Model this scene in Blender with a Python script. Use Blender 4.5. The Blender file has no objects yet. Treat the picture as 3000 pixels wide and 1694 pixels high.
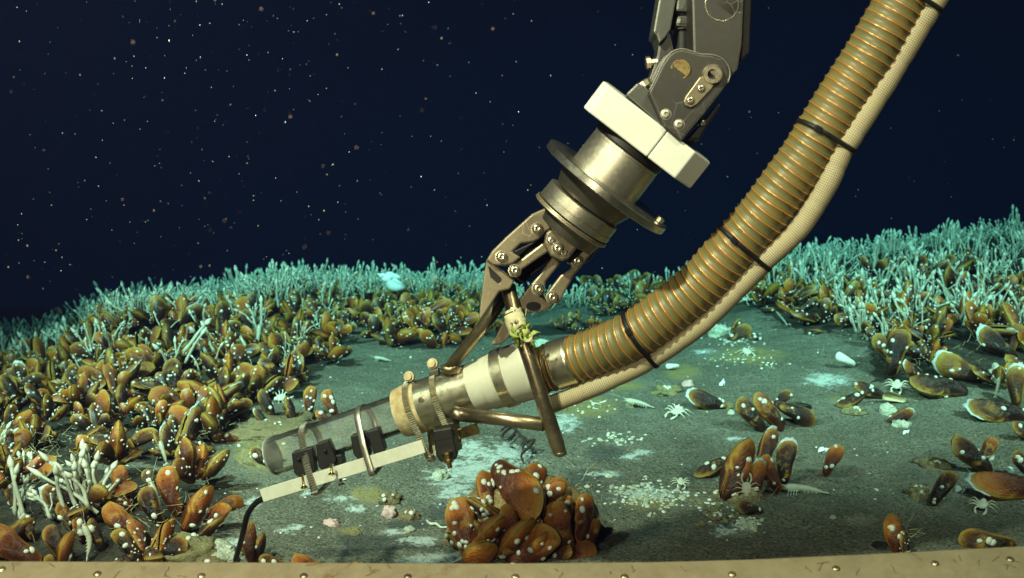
import bpy, math, random
from mathutils import Vector, Matrix, noise

RND = random.Random(11)
SC = bpy.context.scene
COL = SC.collection
R = math.radians

# ------------------------------------------------------------------ camera
CAM_H, PITCH, FPX = 0.90, R(10.0), 3217.0          # FPX: focal length in pixels of the 3000 px wide photograph
cam_d = bpy.data.cameras.new('camera'); cam = bpy.data.objects.new('camera', cam_d); COL.objects.link(cam)
cam.location = (0, 0, CAM_H); cam.rotation_euler = (R(90) - PITCH, 0, 0)
cam_d.sensor_width = 36.0; cam_d.lens = 36.0 * FPX / 3000.0
cam_d.clip_start = 0.05; cam_d.clip_end = 200
cam_d.dof.use_dof = True; cam_d.dof.focus_distance = 2.15; cam_d.dof.aperture_fstop = 7.0
SC.camera = cam

# ------------------------------------------------------------------ deep water: no daylight, a navy void
W = bpy.data.worlds.new('World'); SC.world = W; W.use_nodes = True
bg = W.node_tree.nodes['Background']
bg.inputs['Color'].default_value = (0.12, 0.13, 0.42, 1); bg.inputs['Strength'].default_value = 0.03

# the lamps of the vehicle that carries the camera (above the frame)
def lamp(name, loc, aim, watt, col, cone, blend, soft):
    d = bpy.data.lights.new(name, 'SPOT'); o = bpy.data.objects.new(name, d); COL.objects.link(o)
    d.energy = watt; d.color = col; d.spot_size = R(cone); d.spot_blend = blend; d.shadow_soft_size = soft
    o.location = loc
    o.rotation_euler = (Vector(aim) - Vector(loc)).to_track_quat('-Z', 'Y').to_euler()
    return o
WARM = (1.0, 0.50, 0.325); COOL = (1.0, 0.68, 0.535)
lamp('vehicle_lamp_port', (-1.12, 0.15, 2.65), (-0.05, 2.40, 0.0), 1300, WARM, 78, 0.9, 0.06)
lamp('vehicle_lamp_low', (-0.55, -0.15, 1.20), (0.0, 2.6, 0.1), 130, WARM, 84, 1.0, 0.05)
lamp('vehicle_lamp_starboard', (0.85, 0.10, 2.75), (0.10, 2.6, 0.0), 330, WARM, 78, 0.9, 0.06)
lamp('vehicle_lamp_boom_port', (-1.9, 0.9, 2.55), (-0.1, 4.3, -0.1), 2700, COOL, 60, 1.0, 0.07)
lamp('vehicle_lamp_boom_starboard', (2.3, 0.9, 2.6), (1.05, 4.5, 0.1), 2100, COOL, 60, 1.0, 0.07)

SC.view_settings.view_transform = 'Standard'; SC.view_settings.look = 'None'
SC.view_settings.exposure = 0.0; SC.view_settings.gamma = 1.0
SC.render.engine = 'CYCLES'
cy = SC.cycles
cy.max_bounces = 5; cy.diffuse_bounces = 2; cy.glossy_bounces = 3; cy.transmission_bounces = 4
cy.transparent_max_bounces = 12; cy.volume_bounces = 0
cy.use_denoising = True
cy.sample_clamp_indirect = 3.0
cy.caustics_reflective = False; cy.caustics_refractive = False

# ------------------------------------------------------------------ projection helpers
SP, CP = math.sin(PITCH), math.cos(PITCH)
FWD = Vector((0, CP, -SP)); UP = Vector((0, SP, CP)); RIGHT = Vector((1, 0, 0)); EYE = Vector((0, 0, CAM_H))
def C(px, py, d):
    """World point that stands at depth d in the photograph's pixel (px, py)."""
    return EYE + FWD * d + RIGHT * ((px - 1500) / FPX * d) + UP * ((847 - py) / FPX * d)
def proj(p):
    q = Vector(p) - EYE; d = q.dot(FWD)
    if d < 0.05: return None
    return 1500 + FPX * q.x / d, 847 - FPX * q.dot(UP) / d, d
def zt(x0, y0, s):
    return lambda pts: [(x0 + s * x, y0 + s * y) for x, y in pts]
def inpoly(x, y, P):
    c = False; j = len(P) - 1
    for i in range(len(P)):
        xi, yi = P[i]; xj, yj = P[j]
        if (yi > y) != (yj > y) and x < (xj - xi) * (y - yi) / (yj - yi) + xi: c = not c
        j = i
    return c
def sstep(a, b, x):
    t = max(0.0, min(1.0, (x - a) / (b - a))); return t * t * (3 - 2 * t)
def interp(T, x):
    if x <= T[0][0]: return T[0][1]
    for (a, b), (c, d) in zip(T, T[1:]):
        if x <= c:
            t = (x - a) / (c - a); t = t * t * (3 - 2 * t); return b + (d - b) * t
    return T[-1][1]

# ------------------------------------------------------------------ object helpers
def tag(o, label=None, cat=None, group=None, kind=None):
    if label: o['label'] = label
    if cat: o['category'] = cat
    if group: o['group'] = group
    if kind: o['kind'] = kind
    return o
def thing(name, loc, label, cat, group=None):
    o = bpy.data.objects.new(name, None); o.empty_display_size = 0.02; o.location = loc; COL.objects.link(o)
    return tag(o, label, cat, group)
def mesh(name, v, f, mats, smooth=True, attrs=None, uv=None, fm=None):
    me = bpy.data.meshes.new(name); me.from_pydata([tuple(p) for p in v], [], f)
    for m in (mats if isinstance(mats, (list, tuple)) else [mats]): me.materials.append(m)
    if smooth: me.polygons.foreach_set('use_smooth', [True] * len(me.polygons))
    if fm: me.polygons.foreach_set('material_index', fm)
    for k, vals in (attrs or {}).items():
        a = me.attributes.new(k, 'FLOAT', 'POINT'); a.data.foreach_set('value', vals)
    if uv:
        l = me.uv_layers.new(name='UVMap'); l.data.foreach_set('uv', [c for q in uv for c in q])
    me.update(); return me
def link(name, me, parent=None, mat4=None):
    o = bpy.data.objects.new(name, me); COL.objects.link(o)
    if parent is not None: o.parent = parent
    if mat4 is not None: o.matrix_local = mat4
    return o
def root_loc(p):
    v = Vector((0, 0, 0))
    while p is not None: v = v + p.location; p = p.parent
    return v
def part(name, geo, mat, parent, smooth=True, bevel=0.0, seg=2, auto=None, **kw):
    """Build a part from world-space geometry under its thing."""
    v, f = geo[0], geo[1]
    o0 = root_loc(parent) if parent is not None else Vector((0, 0, 0))
    me = mesh(name, [Vector(p) - o0 for p in v], f, mat, smooth, uv=(geo[2] if len(geo) > 2 else None), **kw)
    o = link(name, me, parent)
    if auto is not None:
        me.set_sharp_from_angle(angle=R(auto))
    if bevel:
        b = o.modifiers.new('bevel', 'BEVEL'); b.width = bevel; b.segments = seg; b.limit_method = 'ANGLE'; b.angle_limit = R(40)
        b.harden_normals = False
    return o
def cat_geo(*gs):
    V, F = [], []
    for g in gs:
        n = len(V); V += list(g[0]); F += [tuple(i + n for i in f) for f in g[1]]
    return V, F
def frame(t, hint=None):
    t = t.normalized(); h = hint if hint is not None else (Vector((0, 0, 1)) if abs(t.z) < 0.9 else Vector((1, 0, 0)))
    a = (h - t * h.dot(t)).normalized(); return t, a, t.cross(a)
def tube(path, rad, n=12, caps=True, hint=None):
    P = [Vector(p) for p in path]; m = len(P)
    rr = rad if isinstance(rad, (list, tuple)) else [rad] * m
    V, F, UV = [], [], []; prev = hint; L = 0.0; Ls = []
    for i in range(m):
        t = (P[min(i + 1, m - 1)] - P[max(i - 1, 0)])
        if t.length < 1e-9: t = Vector((0, 0, 1))
        t, a, b = frame(t, prev); prev = a
        if i: L += (P[i] - P[i - 1]).length
        Ls.append(L)
        for k in range(n):
            th = 2 * math.pi * k / n
            V.append(P[i] + (a * math.cos(th) + b * math.sin(th)) * rr[i])
    for i in range(m - 1):
        for k in range(n):
            k2 = (k + 1) % n
            F.append((i * n + k, i * n + k2, (i + 1) * n + k2, (i + 1) * n + k))
            UV += [(Ls[i], k / n), (Ls[i], (k + 1) / n), (Ls[i + 1], (k + 1) / n), (Ls[i + 1], k / n)]
    if caps:
        F.append(tuple(reversed(range(n)))); UV += [(0, 0)] * n
        F.append(tuple((m - 1) * n + k for k in range(n))); UV += [(L, 0)] * n
    return V, F, UV
def lathe(A, B, prof, n=32, hint=None):
    """prof: (t along A->B in metres, radius)."""
    A = Vector(A); t, a, b = frame(Vector(B) - A, hint)
    V, F = [], []
    for (s, r) in prof:
        for k in range(n):
            th = 2 * math.pi * k / n
            V.append(A + t * s + (a * math.cos(th) + b * math.sin(th)) * max(r, 1e-5))
    for i in range(len(prof) - 1):
        for k in range(n):
            k2 = (k + 1) % n
            F.append((i * n + k, i * n + k2, (i + 1) * n + k2, (i + 1) * n + k))
    F.append(tuple(reversed(range(n)))); F.append(tuple((len(prof) - 1) * n + k for k in range(n)))
    return V, F
def plate(pts, d, th):
    """Flat plate: outline in pixels at depth d, thickness th away from the lens."""
    fr = [C(x, y, d) for x, y in pts]; bk = [p + FWD * th for p in fr]; n = len(fr)
    a = sum(pts[i][0] * pts[(i + 1) % n][1] - pts[(i + 1) % n][0] * pts[i][1] for i in range(n))
    V = fr + bk; F = [tuple(range(n)) if a < 0 else tuple(reversed(range(n)))]
    F.append(tuple(n + i for i in (reversed(range(n)) if a < 0 else range(n))))
    for i in range(n):
        j = (i + 1) % n
        F.append((i, n + i, n + j, j) if a < 0 else (j, n + j, n + i, i))
    return V, F
def prism(poly, o, u, w, t, L):
    """poly in (u, w) metres, extruded along t by L from origin o."""
    n = len(poly); V = [o + u * a + w * b for a, b in poly] + [o + u * a + w * b + t * L for a, b in poly]
    F = [tuple(range(n)), tuple(n + i for i in reversed(range(n)))]
    for i in range(n):
        j = (i + 1) % n; F.append((j, i, n + i, n + j))
    return V, F
def spline(P, k=8):
    P = [Vector(p) for p in P]; Q = [P[0] * 2 - P[1]] + P + [P[-1] * 2 - P[-2]]; out = []
    for i in range(1, len(Q) - 2):
        p0, p1, p2, p3 = Q[i - 1:i + 3]
        for s in range(k):
            t = s / k
            out.append(0.5 * ((2 * p1) + (p2 - p0) * t + (2 * p0 - 5 * p1 + 4 * p2 - p3) * t * t + (3 * p1 - p0 - 3 * p2 + p3) * t ** 3))
    out.append(P[-1]); return out
def hull2(pts):
    pts = sorted(set((round(a, 6), round(b, 6)) for a, b in pts))
    def half(ps):
        h = []
        for p in ps:
            while len(h) > 1 and (h[-1][0] - h[-2][0]) * (p[1] - h[-2][1]) - (h[-1][1] - h[-2][1]) * (p[0] - h[-2][0]) <= 0: h.pop()
            h.append(p)
        return h[:-1]
    return half(pts) + half(reversed(pts))
def resample(poly, n):
    P = poly + [poly[0]]; d = [0]
    for a, b in zip(P, P[1:]): d.append(d[-1] + math.hypot(b[0] - a[0], b[1] - a[1]))
    out = []; j = 0
    for i in range(n):
        s = d[-1] * i / n
        while d[j + 1] < s: j += 1
        t = (s - d[j]) / max(1e-9, d[j + 1] - d[j])
        out.append((P[j][0] + (P[j + 1][0] - P[j][0]) * t, P[j][1] + (P[j + 1][1] - P[j][1]) * t))
    return out
def strap(o, t, e1, e2, circles, width, th, n=48, teeth=0.0, skew=0.0):
    """A band pulled tight round the circles (c1, c2, r) in the plane (e1, e2) at o; t is its axis."""
    pts = [(c1 + r * math.cos(a * 0.2617), c2 + r * math.sin(a * 0.2617)) for c1, c2, r in circles for a in range(24)]
    loop = resample(hull2(pts), n); V, F = [], []
    for i, (a, b) in enumerate(loop):
        a0, b0 = loop[i - 1]; a1, b1 = loop[(i + 1) % n]
        nx, ny = (b1 - b0), -(a1 - a0); l = math.hypot(nx, ny) or 1; nx /= l; ny /= l
        x = th * (0.55 + teeth * (i % 2))
        for (q, h) in ((0.0005, -0.5), (0.0005, 0.5), (x + 0.0005, 0.42), (x + 0.0005, -0.42)):
            V.append(o + e1 * (a + nx * q) + e2 * (b + ny * q) + t * (width * h + skew * a))
    for i in range(n):
        j = (i + 1) % n
        for k in range(4):
            k2 = (k + 1) % 4; F.append((i * 4 + k, i * 4 + k2, j * 4 + k2, j * 4 + k))
    return V, F
def ball(c, r, n=8, m=5, sq=(1, 1, 1), seed=None, rough=0.0):
    V, F = [], []; c = Vector(c)
    for i in range(m + 1):
        ph = math.pi * i / m
        for k in range(n):
            th = 2 * math.pi * k / n
            p = Vector((math.sin(ph) * math.cos(th), math.sin(ph) * math.sin(th), math.cos(ph)))
            q = 1.0
            if rough: q += rough * noise.noise(p * 1.7 + Vector((seed, seed * 2.3, 0))) + rough * 0.6 * noise.noise(p * 4.1 + Vector((0, seed, seed)))
            V.append(c + Vector((p.x * sq[0], p.y * sq[1], p.z * sq[2])) * (r * q))
    for i in range(m):
        for k in range(n):
            k2 = (k + 1) % n; F.append((i * n + k, (i + 1) * n + k, (i + 1) * n + k2, i * n + k2))
    return V, F

# ------------------------------------------------------------------ materials
class NT:
    def __init__(s, name):
        s.m = bpy.data.materials.new(name); s.m.use_nodes = True; s.t = s.m.node_tree
        s.b = s.t.nodes['Principled BSDF']; s.out = s.t.nodes['Material Output']
    def n(s, typ, **kw):
        x = s.t.nodes.new(typ)
        for k, v in kw.items():
            if k.startswith('i_'): x.inputs[k[2:].replace('_', ' ')].default_value = v
            else: setattr(x, k, v)
        return x
    def l(s, a, b): s.t.links.new(a, b)
    def mix(s, fac, a, b, blend='MIX'):
        x = s.n('ShaderNodeMix', data_type='RGBA', blend_type=blend)
        for sock, v in ((x.inputs[0], fac), (x.inputs[6], a), (x.inputs[7], b)):
            if hasattr(v, 'links'): s.l(v, sock)
            elif isinstance(v, tuple): sock.default_value = v + (1,) if len(v) == 3 else v
            else: sock.default_value = v
        return x.outputs[2]
    def noise(s, scale, detail=4, rough=0.55, vec=None, dist=0.0):
        x = s.n('ShaderNodeTexNoise'); x.inputs['Scale'].default_value = scale; x.inputs['Detail'].default_value = detail
        x.inputs['Roughness'].default_value = rough; x.inputs['Distortion'].default_value = dist
        if vec is not None: s.l(vec, x.inputs['Vector'])
        return x.outputs['Fac']
    def ramp(s, fac, stops, interp='LINEAR'):
        x = s.n('ShaderNodeValToRGB'); x.color_ramp.interpolation = interp; e = x.color_ramp.elements
        while len(e) > 1: e.remove(e[-1])
        for i, (p, c) in enumerate(stops):
            c = (c, c, c) if not isinstance(c, tuple) else c
            q = e[0] if i == 0 else e.new(p)
            q.position = p; q.color = tuple(c) + (1,)
        s.l(fac, x.inputs[0]); return x.outputs[0]
    def math(s, op, a, b=0.0, clamp=False):
        x = s.n('ShaderNodeMath', operation=op, use_clamp=clamp)
        for sock, v in zip(x.inputs, (a, b)):
            if hasattr(v, 'links'): s.l(v, sock)
            else: sock.default_value = v
        return x.outputs[0]
    def attr(s, name): return s.n('ShaderNodeAttribute', attribute_name=name).outputs['Fac']
    def obj(s): return s.n('ShaderNodeTexCoord').outputs['Object']
    def bump(s, h, strength, dist):
        x = s.n('ShaderNodeBump'); x.inputs['Strength'].default_value = strength; x.inputs['Distance'].default_value = dist
        s.l(h, x.inputs['Height']); s.l(x.outputs[0], s.b.inputs['Normal']); return x
    def set(s, color=None, rough=None, metal=None, spec=None):
        for k, v in (('Base Color', color), ('Roughness', rough), ('Metallic', metal), ('Specular IOR Level', spec)):
            if v is None: continue
            if hasattr(v, 'links'): s.l(v, s.b.inputs[k])
            else: s.b.inputs[k].default_value = v + (1,) if isinstance(v, tuple) else v
        return s.m

def mat_metal(name, c1, c2, rough, metal, grain=60.0, wear=None, bump=0.15, edge=None):
    t = NT(name); co = t.obj(); n1 = t.noise(grain, 5, 0.65, co); n2 = t.noise(9, 4, 0.6, co)
    col = t.mix(t.ramp(n2, [(0.35, 0.0), (0.68, 1.0)]), c1, c2)
    if wear: col = t.mix(t.ramp(n1, [(0.60, 0.0), (0.72, 1.0)]), col, wear)
    if edge:                                                      # paint rubbed off along the edges
        bv = t.n('ShaderNodeBevel', samples=4); bv.inputs['Radius'].default_value = 0.0022; dt = t.n('ShaderNodeVectorMath', operation='DOT_PRODUCT')
        t.l(bv.outputs[0], dt.inputs[0]); t.l(t.n('ShaderNodeNewGeometry').outputs['Normal'], dt.inputs[1])
        ew = t.ramp(t.math('ADD', dt.outputs['Value'], t.math('MULTIPLY', t.math('SUBTRACT', n2, 0.5), 0.10)), [(0.90, 1.0), (0.97, 0.0)])
        col = t.mix(ew, col, edge)
        sc_ = t.n('ShaderNodeTexVoronoi', feature='DISTANCE_TO_EDGE'); sc_.inputs['Scale'].default_value = 34.0; t.l(co, sc_.inputs['Vector'])
        col = t.mix(t.math('MULTIPLY', t.ramp(sc_.outputs[0], [(0.0, 1.0), (0.018, 0.0)]), t.ramp(n2, [(0.52, 0.0), (0.62, 0.5)])), col, edge)
    t.set(col, t.math('ADD', t.math('MULTIPLY', n1, 0.22), rough - 0.11), metal)
    t.bump(n1, bump, 0.001); return t.m
def mat_plain(name, c1, c2, rough, scale=40.0, spec=0.4, bump=0.2, spots=None):
    t = NT(name); co = t.obj(); n1 = t.noise(scale, 6, 0.7, co)
    col = t.mix(t.ramp(n1, [(0.35, 0.0), (0.65, 1.0)]), c1, c2)
    if spots: col = t.mix(t.ramp(t.noise(scale * 0.35, 5, 0.7, co), [(spots[1], 0.0), (spots[1] + 0.08, 1.0)]), col, spots[0])
    if rough >= 0.8:
        n9 = t.noise(scale * 4.5, 3, 0.7, co); col = t.mix(t.ramp(n9, [(0.54, 0.0), (0.64, 0.85)]), col, (0.07, 0.05, 0.03)); col = t.mix(t.ramp(n9, [(0.32, 0.7), (0.40, 0.0)]), col, (0.55, 0.51, 0.40))
    t.set(col, rough, 0.0, spec); t.bump(n1, bump, 0.002 if rough < 0.8 else 0.012); return t.m

M = {}
M['arm'] = mat_metal('dark_anodised_metal', (0.028, 0.023, 0.016), (0.019, 0.016, 0.012), 0.52, 0.15, 120, (0.042, 0.035, 0.025), edge=(0.34, 0.31, 0.24))
M['arm_pale'] = mat_metal('grey_anodised_metal', (0.070, 0.070, 0.058), (0.050, 0.050, 0.042), 0.45, 0.3, 90, edge=(0.36, 0.34, 0.28))
M['jaw'] = mat_metal('bronzed_metal', (0.24, 0.19, 0.115), (0.14, 0.11, 0.064), 0.42, 0.5, 110, (0.32, 0.26, 0.165), edge=(0.46, 0.40, 0.28))
M['steel'] = mat_metal('brushed_steel', (0.50, 0.46, 0.36), (0.34, 0.31, 0.24), 0.42, 0.92, 150, (0.58, 0.53, 0.42), 0.15)
M['steel_dark'] = mat_metal('dark_steel', (0.16, 0.14, 0.10), (0.10, 0.09, 0.065), 0.40, 0.8, 120)
M['polished'] = mat_metal('polished_steel', (0.72, 0.65, 0.46), (0.56, 0.50, 0.35), 0.30, 0.95, 90, None, 0.03)
M['flange'] = mat_metal('flange_steel', (0.40, 0.38, 0.32), (0.26, 0.25, 0.21), 0.30, 0.97, 140, None, 0.1)
M['rod'] = mat_metal('tarnished_steel', (0.42, 0.33, 0.20), (0.13, 0.10, 0.065), 0.34, 0.9, 130, (0.55, 0.46, 0.30), 0.25)
M['brass'] = mat_metal('brass', (0.60, 0.45, 0.18), (0.48, 0.34, 0.12), 0.28, 1.0, 80)
M['bolt'] = mat_metal('bolt_steel', (0.75, 0.66, 0.46), (0.58, 0.50, 0.34), 0.24, 0.9, 60, None, 0.05)
M['black'] = mat_plain('black_rubber', (0.006, 0.0055, 0.005), (0.011, 0.010, 0.009), 0.5, 60, 0.25)
M['block'] = mat_plain('black_plastic', (0.008, 0.007, 0.0055), (0.014, 0.012, 0.009), 0.5, 70, 0.25, 0.2, ((0.05, 0.042, 0.03), 0.66))
M['white'] = mat_plain('white_plastic', (0.57, 0.57, 0.48), (0.61, 0.61, 0.53), 0.42, 18, 0.4, 0.05, ((0.70, 0.70, 0.60), 0.68))
M['cream'] = mat_plain('cream_plastic', (0.50, 0.47, 0.35), (0.56, 0.53, 0.41), 0.40, 22, 0.4, 0.1, ((0.55, 0.47, 0.28), 0.70))
M['gasket'] = mat_plain('stained_gasket', (0.62, 0.52, 0.30), (0.32, 0.20, 0.08), 0.55, 30, 0.3)
M['bar'] = mat_plain('white_painted_bar', (0.52, 0.49, 0.38), (0.60, 0.57, 0.46), 0.45, 45, 0.4, 0.15, ((0.52, 0.49, 0.36), 0.66))
M['tray'] = mat_plain('beige_tray_paint', (0.17, 0.145, 0.088), (0.13, 0.108, 0.064), 0.65, 30, 0.2, 0.25, ((0.10, 0.068, 0.034), 0.60))
M['tape'] = mat_plain('frayed_tape', (0.56, 0.50, 0.31), (0.46, 0.40, 0.23), 0.7, 90, 0.2, 0.5, ((0.20, 0.15, 0.07), 0.68))
M['rag'] = mat_plain('green_rag', (0.24, 0.33, 0.06), (0.40, 0.43, 0.13), 0.7, 70, 0.2, 0.5)
M['hair'] = mat_plain('brown_filament', (0.09, 0.055, 0.02), (0.14, 0.09, 0.04), 0.6)
M['worm'] = mat_plain('dark_worm', (0.035, 0.022, 0.020), (0.055, 0.035, 0.03), 0.5)
M['limpet'] = mat_plain('limpet_shell', (0.66, 0.61, 0.51), (0.46, 0.41, 0.32), 0.6, 300, 0.4, 0.3)
M['barnacle'] = mat_plain('barnacle_stalk', (0.42, 0.39, 0.29), (0.29, 0.26, 0.18), 0.55, 120, 0.3, 0.3)
M['capitulum'] = mat_plain('barnacle_head', (0.56, 0.52, 0.41), (0.42, 0.38, 0.28), 0.5, 200, 0.3, 0.3)
M['mantle'] = mat_plain('pale_mantle', (0.34, 0.35, 0.34), (0.46, 0.47, 0.45), 0.4, 60, 0.4)
M['flesh'] = mat_plain('pale_crustacean', (0.46, 0.41, 0.29), (0.58, 0.53, 0.40), 0.45, 150, 0.4, 0.2)
M['shrimp'] = mat_plain('shrimp_shell', (0.34, 0.30, 0.21), (0.46, 0.42, 0.31), 0.40, 140, 0.4, 0.2)
M['whelk'] = mat_plain('whelk_shell', (0.72, 0.74, 0.66), (0.80, 0.81, 0.73), 0.5, 60, 0.3, 0.3)
M['pink'] = mat_plain('pink_sponge', (0.50, 0.27, 0.24), (0.58, 0.36, 0.31), 0.7, 60, 0.2, 0.5)
M['crust'] = mat_plain('pale_carbonate_crust', (0.46, 0.42, 0.28), (0.64, 0.61, 0.48), 0.85, 90, 0.2, 0.9, ((0.14, 0.11, 0.06), 0.62))
M['yellow_crust'] = mat_plain('yellow_crust', (0.20, 0.15, 0.06), (0.30, 0.235, 0.11), 0.85, 90, 0.2, 0.9, ((0.16, 0.10, 0.04), 0.60))
M['brown_crust'] = mat_plain('brown_crust', (0.17, 0.11, 0.05), (0.28, 0.19, 0.09), 0.85, 80, 0.2, 0.9, ((0.45, 0.40, 0.28), 0.66))
M['tan_crust'] = mat_plain('tan_crust', (0.26, 0.14, 0.05), (0.34, 0.21, 0.085), 0.85, 60, 0.2, 0.9, ((0.10, 0.055, 0.025), 0.58))
M['rim'] = mat_plain('frosted_rim', (0.30, 0.30, 0.26), (0.40, 0.40, 0.35), 0.4, 60)
M['snow'] = mat_plain('marine_snow', (0.17, 0.14, 0.11), (0.25, 0.21, 0.17), 0.8)
M['snow_pale'] = mat_plain('marine_snow_pale', (0.50, 0.50, 0.45), (0.62, 0.62, 0.56), 0.8)

def mat_mussel(name, rnd_attr):
    t = NT(name); co = t.obj(); s = t.attr('grow')
    if rnd_attr:
        rnd = t.attr('rnd'); sc = t.n('ShaderNodeVectorMath', operation='SCALE'); sc.inputs['Scale'].default_value = 10.0
        t.l(co, sc.inputs[0]); co = sc.outputs[0]
    else:
        sp = t.n('ShaderNodeSeparateColor'); t.l(t.n('ShaderNodeObjectInfo').outputs['Color'], sp.inputs[0]); rnd = sp.outputs[0]
    off = t.n('ShaderNodeVectorMath', operation='ADD'); t.l(co, off.inputs[0])
    cb = t.n('ShaderNodeCombineXYZ'); r9 = t.math('MULTIPLY', rnd, 37.0)
    t.l(r9, cb.inputs[0]); t.l(r9, cb.inputs[1]); t.l(cb.outputs[0], off.inputs[1]); v = off.outputs[0]
    nA = t.noise(2.6, 5, 0.6, v); nB = t.noise(11, 5, 0.65, v); nC = t.noise(45, 4, 0.6, v)
    sj = t.math('ADD', s, t.math('MULTIPLY', t.math('SUBTRACT', nB, 0.5), 0.12))
    dark = t.ramp(sj, [(0.0, (0.045, 0.014, 0.005)), (0.35, (0.011, 0.0035, 0.0025)), (0.70, (0.020, 0.0055, 0.003)), (0.86, (0.060, 0.018, 0.004)), (0.945, (0.20, 0.078, 0.009)), (1.0, (0.36, 0.215, 0.032))])
    oran = t.ramp(sj, [(0.0, (0.11, 0.028, 0.006)), (0.35, (0.070, 0.012, 0.003)), (0.62, (0.13, 0.023, 0.004)), (0.84, (0.33, 0.080, 0.007)), (0.95, (0.40, 0.135, 0.011)), (1.0, (0.44, 0.24, 0.04))])
    yel = t.ramp(sj, [(0.0, (0.04, 0.013, 0.005)), (0.45, (0.035, 0.011, 0.004)), (0.76, (0.11, 0.036, 0.006)), (0.93, (0.27, 0.130, 0.012)), (1.0, (0.40, 0.26, 0.045))])
    col = t.mix(t.ramp(rnd, [(0.50, 0.0), (0.64, 1.0)]), dark, oran)
    col = t.mix(t.ramp(rnd, [(0.84, 0.0), (0.92, 1.0)]), col, yel)
    # worn patch, rubbed down to amber
    wm = t.math('MULTIPLY', t.ramp(nA, [(0.57, 0.0), (0.67, 1.0)]), t.ramp(s, [(0.10, 0.2), (0.35, 1.0), (0.7, 0.5), (0.85, 0.0)]))
    col = t.mix(wm, col, t.mix(nB, (0.40, 0.15, 0.015), (0.58, 0.30, 0.045)))
    lines = t.math('SINE', t.math('MULTIPLY', t.math('ADD', s, t.math('MULTIPLY', nA, 0.05)), 70.0))
    col = t.mix(t.math('MULTIPLY', t.ramp(lines, [(0.3, 0.0), (1.0, 1.0)]), 0.12), col, (0.03, 0.012, 0.006))
    col = t.mix(t.ramp(nC, [(0.64, 0.0), (0.74, 0.7)]), col, (0.24, 0.18, 0.10))
    col = t.mix(t.ramp(nB, [(0.30, 0.8), (0.40, 0.0)]), col, (0.022, 0.010, 0.006))
    nD = t.noise(5.0, 6, 0.75, v, 1.2); col = t.mix(t.ramp(nD, [(0.60, 0.0), (0.74, 0.6)]), col, (0.030, 0.012, 0.007))
    col = t.mix(t.ramp(nD, [(0.22, 0.5), (0.32, 0.0)]), col, (0.20, 0.15, 0.085))
    gz = t.n('ShaderNodeSeparateXYZ'); t.l(t.n('ShaderNodeNewGeometry').outputs['Normal'], gz.inputs[0])   # silt settled on the upper sides
    col = t.mix(t.math('MULTIPLY', t.math('MULTIPLY', t.ramp(gz.outputs[2], [(0.25, 0.0), (0.85, 1.0)]), t.ramp(nB, [(0.46, 0.0), (0.64, 1.0)])), 0.38), col, (0.135, 0.100, 0.060))
    t.set(col, t.math('ADD', t.math('MULTIPLY', nB, 0.44), 0.16), 0.0, 0.34)
    t.bump(t.math('ADD', t.math('MULTIPLY', lines, 0.08), t.math('ADD', nB, nC)), 0.4, 0.03 if not rnd_attr else 0.002)
    return t.m
M['mussel'] = mat_mussel('mussel_shell', False)
M['mussel_far'] = mat_mussel('mussel_shell_joined', True)

def mat_sediment():
    t = NT('sediment'); co = t.obj()
    n1 = t.noise(3.0, 6, 0.6, co); n2 = t.noise(26, 6, 0.68, co); n3 = t.noise(150, 3, 0.7, co); n4 = t.noise(420, 2, 0.6, co)
    col = t.mix(t.ramp(n1, [(0.35, 0.0), (0.66, 1.0)]), (0.122, 0.104, 0.070), (0.205, 0.182, 0.132))
    col = t.mix(t.ramp(n2, [(0.45, 0.0), (0.72, 0.7)]), col, (0.095, 0.083, 0.058))
    col = t.mix(t.ramp(n3, [(0.535, 0.0), (0.61, 1.0)]), col, (0.055, 0.046, 0.034))
    col = t.mix(t.ramp(n3, [(0.34, 1.0), (0.42, 0.0)]), col, (0.28, 0.26, 0.20))
    col = t.mix(t.ramp(n4, [(0.69, 0.0), (0.74, 0.9)]), col, (0.50, 0.47, 0.38))
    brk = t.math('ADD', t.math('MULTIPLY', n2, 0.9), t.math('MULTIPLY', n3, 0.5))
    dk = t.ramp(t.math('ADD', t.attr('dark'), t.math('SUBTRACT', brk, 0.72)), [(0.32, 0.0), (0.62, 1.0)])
    col = t.mix(t.math('MULTIPLY', dk, 0.55), col, (0.035, 0.040, 0.042))  # dark mud and the sampler's painted shadow
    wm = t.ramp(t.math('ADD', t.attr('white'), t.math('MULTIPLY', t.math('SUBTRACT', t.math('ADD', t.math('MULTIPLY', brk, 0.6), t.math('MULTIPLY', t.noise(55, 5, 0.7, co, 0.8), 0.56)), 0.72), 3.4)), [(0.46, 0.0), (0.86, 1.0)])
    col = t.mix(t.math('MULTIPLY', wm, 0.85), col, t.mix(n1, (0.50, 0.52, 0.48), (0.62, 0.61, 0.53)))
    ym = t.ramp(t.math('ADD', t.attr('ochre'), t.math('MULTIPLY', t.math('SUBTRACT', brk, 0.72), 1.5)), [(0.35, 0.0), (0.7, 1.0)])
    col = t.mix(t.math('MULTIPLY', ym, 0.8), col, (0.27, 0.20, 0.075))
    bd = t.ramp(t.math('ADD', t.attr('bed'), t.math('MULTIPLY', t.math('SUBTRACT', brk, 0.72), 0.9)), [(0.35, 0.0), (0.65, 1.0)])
    col = t.mix(t.math('MULTIPLY', bd, 0.9), col, t.mix(t.ramp(n2, [(0.4, 0.0), (0.6, 1.0)]), (0.012, 0.009, 0.007), (0.050, 0.038, 0.026)))  # shade in the gaps between mussels, painted as near-black ground
    t.set(col, 0.9, 0.0, 0.15)
    t.bump(t.math('ADD', t.math('MULTIPLY', n2, 2.0), t.math('ADD', n3, t.math('MULTIPLY', n4, 0.4))), 0.8, 0.008)
    return t.m
M['sediment'] = mat_sediment()

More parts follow.
